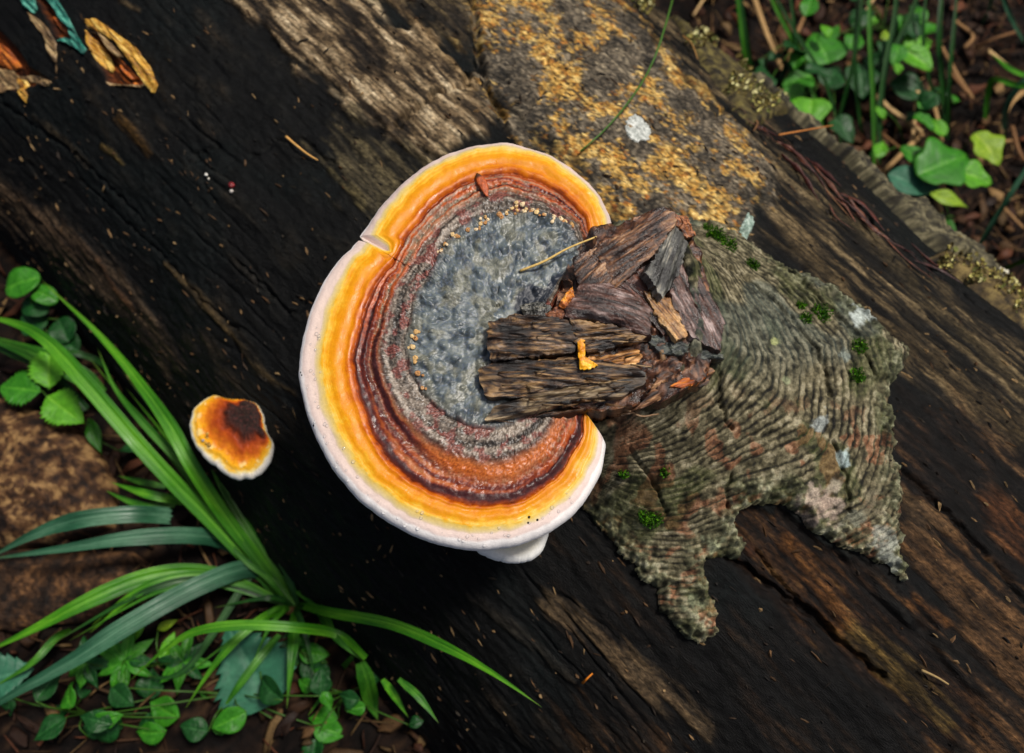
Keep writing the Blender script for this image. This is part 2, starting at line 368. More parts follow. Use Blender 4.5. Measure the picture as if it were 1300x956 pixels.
def logslab(name, px, thick, cols, mat, parent, seed=0, rough=.0013, freq=420., jag=.0006, label=None, grain=True, n=72, m=14, lift=0., dome=0., cat=None, group=None, kind=None, loc=None):
    sa = sa_poly(px); o = resample(sa, n); c = o.mean(0)
    k = np.arange(n); jn = perlin(k*.6, np.full(n, seed*2.3), seed)+.6*perlin(k*1.9, np.full(n, seed*1.7), seed+1)
    rad = o-c; o = o+rad/(np.linalg.norm(rad, axis=1)[:, None]+1e-9)*(jn*jag)[:, None]
    rs = np.r_[np.linspace(.02, .84, m-4), .91, .96, 1., 1.]; V = c+(o-c)[:, None, :]*rs[None, :, None]
    R = np.broadcast_to(rs, V.shape[:2]); s = V[..., 0]; a = V[..., 1]; st = .15 if grain else 1
    hc = float(lh([c[0]], [c[1]])[0]); hb = lh(s.ravel(), a.ravel()).reshape(s.shape)
    h = np.maximum(hb, hc-.002)*.5+hb*.5+lift + thick*(1-.5*R**4) + dome*(1-R**2)+ rough*(1.5*fbm(s*freq*st, a*freq, 4, seed)+np.abs(perlin(s*freq*.06, a*freq*.5, seed+2))*1.5)
    h[:, -1] = hb[:, -1]-.003
    W = surf(s.ravel(), a.ravel(), h.ravel())
    t = np.clip(.5+.8*fbm(s*250*st, a*320, 4, seed+3)+.4*perlin(s*900*st, a*900, seed), 0, 1)
    return build(name, W, grid_faces(n, m, True), mat, parent, col=ramp(t, cols), sa=np.stack([s.ravel(), a.ravel()], -1), label=label, cat=cat, group=group, kind=kind, loc=loc)

# torn wood in the upper left
YEL = [(.1, (84,48,12)), (.38, (160,110,30)), (.65, (196,150,54)), (1, (222,190,104))]
ORG = [(.1, (92,40,12)), (.5, (176,86,22)), (.9, (214,128,44))]
TEA = [(.1, (16,66,58)), (.5, (34,112,96)), (.9, (84,156,136))]
TAN = [(.1, (70,52,32)), (.5, (124,98,64)), (.9, (172,146,102))]
logslab('torn_splinter', [(134,32),(150,44),(172,60),(192,86),(203,110),(197,120),(185,108),(164,76),(146,54)], .0018, YEL, M_split, log, 1, label='yellow torn splinter of wood')
logslab('torn_splinter', [(108,37),(118,49),(132,68),(140,85),(135,91),(122,74),(112,56)], .0016, YEL, M_split, log, 2)
logslab('torn_splinter', [(107,24),(122,24),(140,36),(158,54),(148,54),(128,42),(112,34)], .0016, YEL, M_split, log, 17)
logslab('torn_splinter', [(126,42),(140,54),(158,73),(150,74),(136,62)], .0025, TAN, M_split, log, 12)
logslab('torn_splinter', [(144,70),(156,78),(172,96),(162,99),(151,90)], .0015, ORG, M_split, log, 3, label='orange torn splinter of wood')
logslab('torn_splinter', [(164,104),(178,99),(186,108),(172,111)], .0015, ORG, M_split, log, 4)
logslab('torn_splinter', [(136,104),(150,106),(172,107),(186,108),(178,112),(155,110),(138,108)], .002, TAN, M_split, log, 5)
logslab('torn_splinter', [(52,-10),(68,-6),(88,24),(98,46),(112,64),(108,70),(95,58),(88,44),(72,20)], .0014, TEA, M_split, log, 6, label='teal stained splinter of wood')
logslab('torn_splinter', [(72,52),(84,48),(96,54),(104,66),(94,60),(84,54)], .002, TEA, M_split, log, 7)
logslab('torn_splinter', [(22,-8),(38,-6),(44,10),(40,16),(30,8)], .002, TEA, M_split, log, 8)
logslab('torn_splinter', [(60,18),(66,20),(84,40),(76,42)], .002, ORG, M_split, log, 9)
logslab('torn_splinter', [(32,14),(48,24),(62,38),(72,56),(72,80),(64,72),(60,48),(44,32)], .0015, TAN, M_split, log, 10)
logslab('torn_splinter', [(16,98),(26,102),(36,122),(34,132),(26,120),(18,108)], .0016, YEL, M_split, log, 13)
logslab('torn_splinter', [(16,96),(40,94),(66,104),(62,110),(40,104),(22,102)], .0014, TAN, M_split, log, 14)
logslab('torn_splinter', [(-30,40),(2,62),(18,84),(8,88),(-30,74)], .002, ORG, M_split, log, 15)
logslab('torn_splinter', [(-30,84),(4,88),(16,98),(18,112),(6,114),(2,118),(-30,112)], .0014, TAN, M_split, log, 16)

# ------------------------------------------------------------------ bark left along the far flank of the log
def sheet(name, A, B, n, m, hfun, cfun, mat, parent, label=None):
    A = resample_open(sa_poly(A), n); B = resample_open(sa_poly(B), n)
    B = B.copy(); T = np.linspace(0, 1, m)
    V = A[:, None, :]*(1-T)[None, :, None]+B[:, None, :]*T[None, :, None]
    s = V[..., 0]; a = V[..., 1]; e = np.minimum(np.minimum(T, 1-T)[None, :]*m/3., np.minimum(np.arange(n), n-1-np.arange(n))[:, None]/3.); e = np.clip(e, 0, 1)
    h = lh(s.ravel(), a.ravel()).reshape(s.shape)+hfun(s, a, T[None, :])*e-.002*(1-e)
    return build(name, surf(s.ravel(), a.ravel(), h.ravel()), grid_faces(n, m), mat, parent, col=cfun(s, a, T[None, :]), label=label)
def resample_open(p, n):
    d = np.r_[0, np.cumsum(np.linalg.norm(np.diff(p, axis=0), axis=1))]; t = np.linspace(0, d[-1], n); return np.stack([np.interp(t, d, p[:, i]) for i in range(2)], -1)
bark_c = lambda s, a, T: ramp(np.clip(.5+.9*fbm(s*90, a*220, 4, 301)+.3*perlin(s*400, a*500, 302), 0, 1), [(.1, (28,26,20)), (.4, (62,58,44)), (.65, (96,90,66)), (.9, (128,120,92))])
bark_h = lambda s, a, T: .009+.011*fbm(s*30, a*40, 4, 304)+.004*fbm(s*90, a*160, 4, 303)+.0015*np.abs(perlin(s*160, a*200, 305))
sheet('bark_strip', [(960,78),(985,95),(1030,150),(1070,200),(1120,255),(1170,305),(1200,330)], [(1000,40),(1060,110),(1110,160),(1170,215),(1240,280),(1290,325),(1320,350)], 260, 60, bark_h, bark_c, M_bark, log, label='grey olive bark strip along the log flank')
sheet('bark_strip', [(850,20),(890,80),(930,135),(955,165)], [(900,-20),(960,60),(985,100),(1010,140)], 120, 40, lambda s, a, T: .004+.004*fbm(s*70, a*150, 4, 313), lambda s, a, T: ramp(np.clip(.5+fbm(s*120, a*200, 4, 315), 0, 1), [(.2, (26,22,16)), (.5, (62,54,30)), (.8, (104,94,50))]), M_bark, log, label='crumbly dark bark remnant')
sheet('bark_strip', [(1180,325),(1230,365),(1290,415),(1360,470)], [(1250,290),(1290,330),(1340,380),(1400,420)], 120, 40, lambda s, a, T: .005+.005*fbm(s*70, a*150, 4, 323), lambda s, a, T: ramp(np.clip(.5+fbm(s*120, a*200, 4, 325), 0, 1), [(.2, (34,28,18)), (.5, (78,64,38)), (.8, (130,112,66))]), M_bark, log)
def tube(pts, r0, r1, sides=6, bag=None, c=None, flat=1.0, nrm=(0, 0, 1)):
    p = np.asarray(pts, float); n = len(p); T = np.gradient(p, axis=0); T /= np.linalg.norm(T, axis=1)[:, None]+1e-12
    N = np.asarray(nrm, float)-T*(T@np.asarray(nrm, float))[:, None]; N /= np.linalg.norm(N, axis=1)[:, None]+1e-9; B = np.cross(T, N)
    rr = np.linspace(r0, r1, n) if np.ndim(r0) == 0 else np.asarray(r0)
    an = np.arange(sides)/sides*2*np.pi
    V = p[:, None, :]+rr[:, None, None]*(np.cos(an)[None, :, None]*B[:, None, :]+flat*np.sin(an)[None, :, None]*N[:, None, :])
    f = []
    for i in range(n-1):
        for j in range(sides): f.append([i*sides+j, i*sides+(j+1) % sides, (i+1)*sides+(j+1) % sides, (i+1)*sides+j])
    f.append(list(range(sides))[::-1]); f.append([(n-1)*sides+j for j in range(sides)])
    return V.reshape(-1, 3), f
def spline(pts, n):
    p = np.asarray(pts, float); q = np.vstack([2*p[0]-p[1], p, 2*p[-1]-p[-2]]); out = []
    for t in np.linspace(0, len(p)-1-1e-9, n):
        i = int(t); f = t-i; a, b, c, d = q[i], q[i+1], q[i+2], q[i+3]
        out.append(.5*((2*b)+(-a+c)*f+(2*a-5*b+4*c-d)*f*f+(-a+3*b-3*c+d)*f**3))
    return np.array(out)
# shredded red-brown fibres of inner bark
FIB = [((925,132),(945,142),(958,160),(985,185)), ((955,150),(975,168),(990,182)), ((985,180),(1010,200),(1040,235)), ((1000,205),(1030,228),(1055,262)), ((1030,220),(1052,250),(1075,285)),
       ((1050,245),(1080,275),(1110,300)), ((1065,250),(1090,270),(1120,298)), ((1090,275),(1130,305),(1165,330)), ((1110,295),(1150,325),(1185,355)), ((1140,312),(1170,335),(1200,360)), ((940,138),(960,155),(950,175)),
       ((1045,262),(1062,275),(1085,300)), ((1150,318),(1180,330),(1200,345)), ((1015,195),(1040,215),(1060,240)), ((1075,262),(1100,290),(1125,312)), ((1160,330),(1185,345),(1215,372))]
FC = [(120,52,34), (96,40,28), (150,84,52), (84,34,26), (176,124,78), (130,66,36)]
for i in range(int(1.4*len(FIB))):
    l = FIB[i % len(FIB)]; w3 = 0 if i < len(FIB) else 9
    dx, dy = random.gauss(0, w3), random.gauss(0, w3*.6)
    pts = spline([onlog(u+dx+random.gauss(0, 3), v+dy+random.gauss(0, 3), .0012+random.uniform(0, .003)) for k, (u, v) in enumerate(l)], 16)
    wd = np.interp(np.linspace(0, 1, 16), [0, .3, .7, 1], [.3, 1, .8, .1])*random.uniform(.0005, .0019)*(1+.3*np.sin(np.arange(16)*1.3+i))
    v, f = tube(pts, wd, 0, 6, flat=.25, nrm=(random.gauss(0, .7), random.gauss(0, .7), 1))
    build('bark_fibre', v, f, M_split, log, col=lin(FC[i % 6])*rng.uniform(.15, .6, (len(v), 1)))

# ------------------------------------------------------------------ branch stub: flared ridged bark
INP = [(884,380,.013),(890,425,.012),(876,470,.009),(845,500,.004),(815,522,-.002),(785,542,-.010),(745,552,-.016),(700,545,-.02),(690,470,-.02),(720,380,-.018),(770,320,-.01),(830,300,.004),(866,312,.011),(876,340,.013)]
OUTP = [(1148,450),(1125,500),(1135,560),(1142,620),(1138,690),(1150,738),(1128,722),(1095,702),(1060,690),(1030,676),(1016,655),(992,640),(960,640),(935,646),(928,668),(946,690),(938,706),(915,706),(896,705),(893,722),(908,770),(912,800),(888,816),(870,806),(840,775),(836,745),(818,738),(806,712),(790,700),(765,668),(742,640),(715,610),(690,570),(670,520),(668,460),(690,390),(730,320),(790,280),(850,272),(905,284),(950,312),(985,340),(1020,352),(1060,372),(1092,398),(1118,425)]
SMO = [(1105,430),(1118,500),(1115,580),(1090,640),(1030,672),(950,680),(870,700),(800,690),(745,640),(690,580),(665,500),(680,390),(750,300),(850,275),(940,308),(1030,365)]
def onl0(u, v): q = px_sa(u, v); return surf(q[:1], q[1:], np.array([.003]))[0]
IN3 = np.array([P(*p) for p in INP]); OUT2 = np.array([onl0(*p)[:2] for p in OUTP]); SM2 = resample_open(np.vstack([[onl0(*p)[:2] for p in SMO], [onl0(*SMO[0])[:2]]]), 200)
def topx(W): q = W-CAM; dz = q@Fw; return q@Rt/dz*FPX+650, 478-q@Up/dz*FPX
GS = .00058
xs = np.arange(min(OUT2[:, 0].min(), IN3[:, 0].min())-.004, OUT2[:, 0].max()+.004, GS); ys = np.arange(OUT2[:, 1].min()-.004, OUT2[:, 1].max()+.004, GS)
X, Y = np.meshgrid(xs, ys, indexing='ij'); shp = X.shape
xw = X+.0016*perlin(X*130, Y*130, 5)+.0009*perlin(X*420, Y*420, 6); yw = Y+.0016*perlin(X*130+9, Y*130, 7)+.0009*perlin(X*420, Y*420+5, 8)
dout = pdist(OUT2, xw, yw)                               # inside the ragged edge of the bark
din = -pdist(IN3[:, :2], X, Y); dsm = pdist(SM2, X, Y)
rel0 = (X-L0[0])*Ad[0]+(Y-L0[1])*Ad[1]; rel1 = (X-L0[0])*Pd[0]+(Y-L0[1])*Pd[1]; aa = RL*np.arcsin(np.clip(rel1/RL, -.98, .98))
zlog = surf(rel0.ravel(), aa.ravel(), .005*fbm(rel0.ravel()*7, aa.ravel()*10, 3, 41))[:, 2].reshape(shp)
zraw = surf(rel0.ravel(), aa.ravel(), lh(rel0.ravel(), aa.ravel()))[:, 2].reshape(shp)
# height of the broken rim nearest to each point
wsum = 0; zin = 0
for p in IN3:
    w_ = 1/((X-p[0])**2+(Y-p[1])**2+1e-5)**1.5; wsum = wsum+w_; zin = zin+w_*p[2]
zin = zin/wsum
dI = np.clip(din, 0, None); rho = np.where(dsm > 0, dsm/(dsm+dI+1e-6), dsm/.085)
prof_ = np.clip(rho, 0, 1); prof_ = .62*prof_**1.15+.38*prof_**2.6
base = zlog+(zin-zlog)*prof_
ang = np.degrees(np.arctan2(Y-IN3[:, 1].mean(), X-IN3[:, 0].mean())) % 360
ph = 27*rho+1.5*fbm(X*9, Y*9, 2, 401)+.38*fbm(X*45, Y*45, 3, 402)+.16*perlin(X*240, Y*240, 403)
brk = perlin(ang*.08, ph*.55, 404)+.6*fbm(X*60, Y*60, 3, 406)
fr_ = (ph % 1)-.5
rid = 1-np.exp(-(fr_/.17)**2)*np.clip(.8+1.1*brk, 0, 1)
f1, f2, cid = worley(X*170, Y*170, 9); g1_, g2_, gid = worley(X*330, Y*330, 15)
pu, pv = topx(np.stack([X, Y, base+.008], -1)); gro = 0
for ln in ([(905,330),(943,345),(975,372),(1010,405),(1035,440),(1051,470),(1056,500)], [(912,440),(914,480),(916,510),(928,545)], [(1000,345),(1050,385),(1090,430),(1110,480)], [(925,645),(924,620),(930,600)], [(800,570),(830,610),(848,650)], [(1060,560),(1075,600),(1080,650)]):
    gro = np.maximum(gro, np.clip(1-ldist(np.array(ln, float), pu+3*perlin(pu*.08, pv*.08, 441), pv+3*perlin(pu*.08+5, pv*.08, 442))/3.4, 0, 1))
rim_ = sst(.0, .005, dout); crumb = sst(.02, .003, dout)*np.where((pu > 760) & (pv > 330), 1., .5)
upl = sst(.025, .006, dsm)*np.where((pv < 480) & (pu > 900), 1., 0)        # the far rim of the collar stands up
ridamp = sst(1.0, .93, rho)*(1-.75*crumb)*(.65+.7*np.clip(.5+fbm(X*40, Y*40, 3, 405), 0, 1))
lump = np.clip(1-f1*1.2, 0, 1)*RV[cid, 0]; lump2 = np.clip(1-g1_*1.2, 0, 1)*RV[gid, 0]
hh = (.0065+.0035*fbm(X*40, Y*40, 3, 412))*(.35+.65*rim_)+.0016*ridamp*(rid-.6)*(.35+.9*np.clip(.5+1.2*fbm(X*32, Y*32, 3, 446), 0, 1))-.0045*gro*rim_+crumb*(.0055*lump+.003*lump2-.0015)+.0014*fbm(X*200, Y*200, 4, 443)+.003*upl+.0035*fbm(X*22, Y*22, 3, 449)
Z = np.where(dout > 0, base+hh, zraw-.004)
Z = np.where(din < -.004, Z-.01, Z)
Vx = np.stack([X, Y, Z], -1)
STK = np.clip(.5+.9*fbm(ang*.12, ph*.8, 3, 416), 0, 1)
G = np.clip(.25+.5*fbm(X*120, Y*120, 4, 415)+.5*STK+.25*perlin(X*420, Y*420, 451)+.3*(RV[gid, 1]-.5), 0, 1); LO = np.clip(.5+1.1*fbm(X*26, Y*26, 3, 417), 0, 1)
bc = .74*ramp(.42*rid+.62*G-.08, [(.12, (15,14,9)), (.32, (40,37,26)), (.52, (86,80,58)), (.7, (136,127,98)), (.88, (178,168,138))])
bc = mixc(bc, ramp(G, [(.2, (72,40,24)), (.6, (134,86,58)), (.9, (170,126,96))]), sst(.58, .72, np.clip(.5+fbm(X*60, Y*60, 3, 419)*1.2, 0, 1))*sst(.3, .7, rid)*.75*sst(480, 560, pv))
bc = mixc(bc, ramp(G, [(.2, (22,30,10)), (.7, (66,78,30))]), sst(.52, .72, LO)*.5)
bc = mixc(bc, ramp(G, [(.2, (40,46,42)), (.7, (86,96,88))]), sst(.5, .7, np.clip(.5+fbm(X*18, Y*18, 2, 421)*1.3, 0, 1))*.6*sst(520, 400, pv))
bc = mixc(bc, ramp(G, [(.2, (52,52,36)), (.6, (108,110,82)), (.9, (166,166,138))]), np.clip(crumb*sst(.15, .5, lump+lump2*.6), 0, 1)*.75)
for (u, v, r, c) in [(1092,402,13,(196,206,200)), (1046,640,24,(186,166,150)), (1030,628,14,(180,164,146)), (1072,580,10,(176,196,196)), (1044,534,11,(168,176,172)), (1085,660,16,(140,140,120)), (1125,690,18,(170,174,160)), (1138,715,12,(166,170,156)), (1110,640,16,(120,112,90)), (985,432,6,(160,166,110)), (880,770,12,(128,134,104)), (905,690,12,(160,166,132)), (1060,618,12,(160,150,130)), (1075,450,8,(140,150,140)), (1000,480,5,(150,156,120)), (960,520,5,(150,140,110))]:
    d = np.hypot(pu-u, pv-v)/r; m = sst(1.15, .5, d+1.5*fbm(X*150, Y*150, 4, 433))*.8*(.5+.5*sst(.3, .6, rid))
    bc = mixc(bc, lin(c)*(.55+.6*G[..., None]), m)
keep = (dout > -.0016) & (din > -.012)
fq = grid_faces(*shp); fq = fq[keep.ravel()[fq].all(1)]; idx, inv = np.unique(fq, return_inverse=True)
stub = build('branch_stub', Vx.reshape(-1, 3)[idx], inv.reshape(-1, 4), M_bark, log, col=bc.reshape(-1, 3)[idx], label='broken branch stub with ridged grey green bark')
Vx = Vx.reshape(-1, 3)[idx]
STUB_V = Vx.copy()
def onstub(u, v):                      # nearest point of the stub's bark on the pixel's ray
    q = STUB_V.reshape(-1, 3)-CAM; dz = q@Fw; uu = q@Rt/dz*FPX+650; vv = 478-q@Up/dz*FPX
    i = np.argmin((uu-u)**2+(vv-v)**2+dz*60); return STUB_V.reshape(-1, 3)[i]

# broken wood at the stub's end (coordinates read off the enlarged crop)
def Z3(pts): return [(580+x*.3243, 250+y*.3243) for x, y in pts]
BRN = [(.12, (26,14,9)), (.42, (66,40,25)), (.7, (116,78,50)), (1, (174,134,96))]
PUR = [(.1, (20,10,8)), (.4, (54,32,25)), (.7, (92,64,54)), (1, (160,140,134))]
SLA = [(.1, (26,24,22)), (.45, (56,56,52)), (.75, (88,88,82)), (1, (132,126,112))]
MAR = [(.1, (26,12,9)), (.5, (62,32,24)), (.9, (110,68,52))]
TNO = [(.1, (86,54,28)), (.5, (150,108,62)), (.9, (190,150,98))]
DKW = [(.15, (10,6,4)), (.42, (32,20,12)), (.64, (74,51,31)), (.92, (150,118,78))]
GRW = [(.15, (18,13,9)), (.42, (56,43,30)), (.7, (110,91,66)), (1, (166,146,112))]
GR = (1., -.06, 0)
slab('stub_core', [(755,306),(845,284),(880,330),(900,420),(888,480),(835,508),(770,518),(712,512),(696,462),(706,420),(725,350)], .004, .03, 0, .008, [(.1, (18,9,6)), (.4, (50,28,19)), (.65, (88,54,36)), (.9, (140,98,68))], M_flake, stub, seed=40, down=5., rough=.003, dome=.003, n=160, m=60, freq=200)
slab('bark_flake', Z3([(530,215),(640,160),(820,70),(850,105),(770,225),(700,285),(625,360),(596,310),(566,245)]), .0205, .06, -.03, .003, BRN, M_flake, stub, seed=41, grain=(1, .6, 0), rough=.0009, label='tan brown bark flake')
slab('bark_flake', Z3([(845,105),(890,190),(860,300),(800,392),(735,300),(790,210)]), .0225, -.16, .02, .003, SLA, M_flake, stub, seed=42, rough=.0007, grain=(.5, 1, 0), label='slate grey bark flake')
slab('bark_flake', Z3([(462,245),(545,212),(578,260),(610,335),(585,358),(490,356),(466,305)]), .0165, .06, -.05, .003, BRN, M_flake, stub, seed=43, rough=.0009, grain=(1, .8, 0))
slab('bark_flake', Z3([(436,445),(495,352),(600,340),(690,392),(746,470),(748,552),(640,515),(540,485),(448,495)]), .0165, .01, .06, .004, PUR, M_flake, stub, seed=44, rough=.0008, grain=(1, -.35, 0), dome=.003, label='glossy purple grey wood face')
slab('bark_flake', Z3([(600,345),(740,285),(806,385),(770,410),(835,500),(805,548),(745,480),(690,395)]), .0165, -.02, .02, .003, MAR, M_flake, stub, seed=45, rough=.0007, grain=(.7, -.8, 0))
slab('bark_flake', Z3([(735,385),(760,378),(838,410),(896,540),(855,562),(790,490)]), .019, -.03, .03, .0025, TNO, M_flake, stub, seed=46, rough=.0008, grain=(.6, -.8, 0), label='tan torn wood strip')
slab('bark_flake', Z3([(842,310),(885,250),(930,320),(985,400),(1028,480),(1018,598),(940,565),(890,520),(838,405)]), .0155, -.10, .04, .003, PUR, M_flake, stub, seed=47, rough=.0008, grain=(.5, -1, 0))
slab('bark_flake', Z3([(842,78),(892,86),(925,150),(888,165),(850,110)]), .0195, -.2, .0, .0025, [(.1, (70,38,20)), (.6, (140,84,48)), (1, (180,124,84))], M_flake, stub, seed=48)
slab('bark_flake', Z3([(745,555),(850,560),(1000,595),(1025,640),(930,640),(800,620),(760,590)]), .012, -.05, .02, .004, [(.1, (30,34,34)), (.5, (58,64,60)), (.9, (96,98,86))], M_flake, stub, seed=49)
slab('splinter', Z3([(140,500),(230,478),(330,478),(440,498),(462,560),(450,612),(300,625),(150,645),(134,570)]), .0135, .04, -.04, .005, DKW+[(1, (150,128,110))], M_split, stub, grain=GR, seed=51, rough=.0012, freq=420, label='weathered brown splinter lying over the crust')
slab('splinter', Z3([(452,488),(600,508),(735,545),(720,570),(640,580),(560,612),(478,604)]), .0165, .0, -.03, .004, DKW, M_split, stub, grain=(1, .1, 0), seed=52, rough=.0014, freq=420)
slab('splinter', Z3([(505,640),(600,590),(690,574),(716,620),(702,672),(600,668),(528,664)]), .0125, .0, .0, .003, [(.1, (44,26,12)), (.45, (104,64,28)), (.7, (176,120,62)), (1, (212,164,104))], M_split, stub, grain=(1, .25, 0), seed=53, rough=.0014, freq=420, label='orange brown splinter')
slab('splinter', Z3([(112,690),(160,660),(300,652),(440,642),(690,676),(708,712),(640,722),(420,748),(260,792),(136,785)]), .0115, .03, .0, .005, DKW, M_split, stub, grain=GR, seed=54, rough=.0012, freq=420)
slab('splinter', Z3([(410,752),(560,712),(710,700),(706,745),(620,790),(450,806),(320,840),(200,872),(130,874),(170,826),(280,790)]), .0105, .035, -.02, .005, GRW, M_split, stub, grain=(1, .12, 0), seed=55, rough=.0012, freq=420, label='pale grey lower splinter')
slab('splinter', Z3([(100,880),(230,870),(420,812),(600,785),(712,750),(700,790),(560,830),(400,870),(200,905)]), .003, .03, 0, .004, [(.1, (20,14,10)), (.5, (44,30,20)), (.9, (88,60,38))], M_split, stub, grain=(1, .15, 0), seed=56, rough=.0014, freq=420)
slab('splinter', Z3([(250,432),(330,420),(370,440),(330,490),(275,480)]), .011, .03, 0, .003, SLA, M_flake, stub, seed=57)
slab('splinter', Z3([(350,470),(420,420),(470,450),(450,490),(410,540),(380,500)]), .015, .03, 0, .003, [(.1, (50,26,16)), (.6, (110,60,32)), (1, (150,96,60))], M_split, stub, seed=58)
slab('splinter', Z3([(400,430),(430,380),(452,358),(458,392),(424,440)]), .018, .03, 0, .002, [(.1, (140,70,16)), (.6, (206,122,30)), (1, (226,160,60))], M_flake, stub, seed=59)
slab('splinter', Z3([(740,600),(800,598),(808,680),(770,740),(715,800),(706,770),(730,690)]), .009, .0, 0, .003, DKW, M_split, stub, grain=(.3, 1, 0), seed=60, label='dark hollow wood')
slab('splinter', Z3([(800,640),(930,650),(985,690),(960,740),(840,770),(740,820),(700,830),(760,760)]), .008, -.10, -.02, .004, BRN, M_split, stub, grain=(1, .5, 0), seed=61, rough=.0015)
slab('splinter', Z3([(835,745),(900,705),(975,700),(950,730),(880,752)]), .013, -.04, .03, .003, ORG, M_split, stub, grain=(1, .4, 0), seed=62)
slab('orange_slime', Z3([(466,560),(482,545),(500,552),(503,640),(545,655),(560,668),(530,682),(478,688),(472,640)]), .0195, .0, -.06, .002, [(.1, (196,120,12)), (.6, (226,160,24)), (1, (240,190,60))], M_cap, stub, seed=63, rough=.0005, grow=.85, label='bright orange yellow slime streak')
for i, l in enumerate([((800,598),(806,640),(800,690),(770,740),(735,775),(715,812)), ((590,800),(640,796),(690,800)), ((660,830),(720,858),(790,850))]):
    pts = spline([P(*Z3([q])[0], .016-.002*k-(.008 if i else 0)) for k, q in enumerate(l)], 18)
    v, f = tube(pts, .0016 if i == 0 else .0007, .001 if i == 0 else .0004, 7); build('splinter', v, f, M_split, stub, col=np.broadcast_to(lin((120,92,62)), (len(v), 3)))
for i in range(34):                    # frayed hair-thin slivers on the broken end
    u = random.uniform(630, 800); v_ = random.uniform(420, 530) if u > 700 else random.uniform(410, 535)
    L = random.uniform(10, 34); a = random.uniform(-.25, .15); z = .0225+random.uniform(-.003, .001)
    p = [P(u, v_, z-.004), P(u+L*.5, v_+a*L*.5, z+.0005), P(u+L, v_+a*L, z-.004)]
    vv, f = tube(spline(p, 7), random.uniform(.0004, .0009), .0002, 5); build('splinter', vv, f, M_split, stub, col=np.broadcast_to(lin(random.choice([(120,98,70), (70,52,36), (150,124,88), (96,70,44)])), (len(vv), 3)))

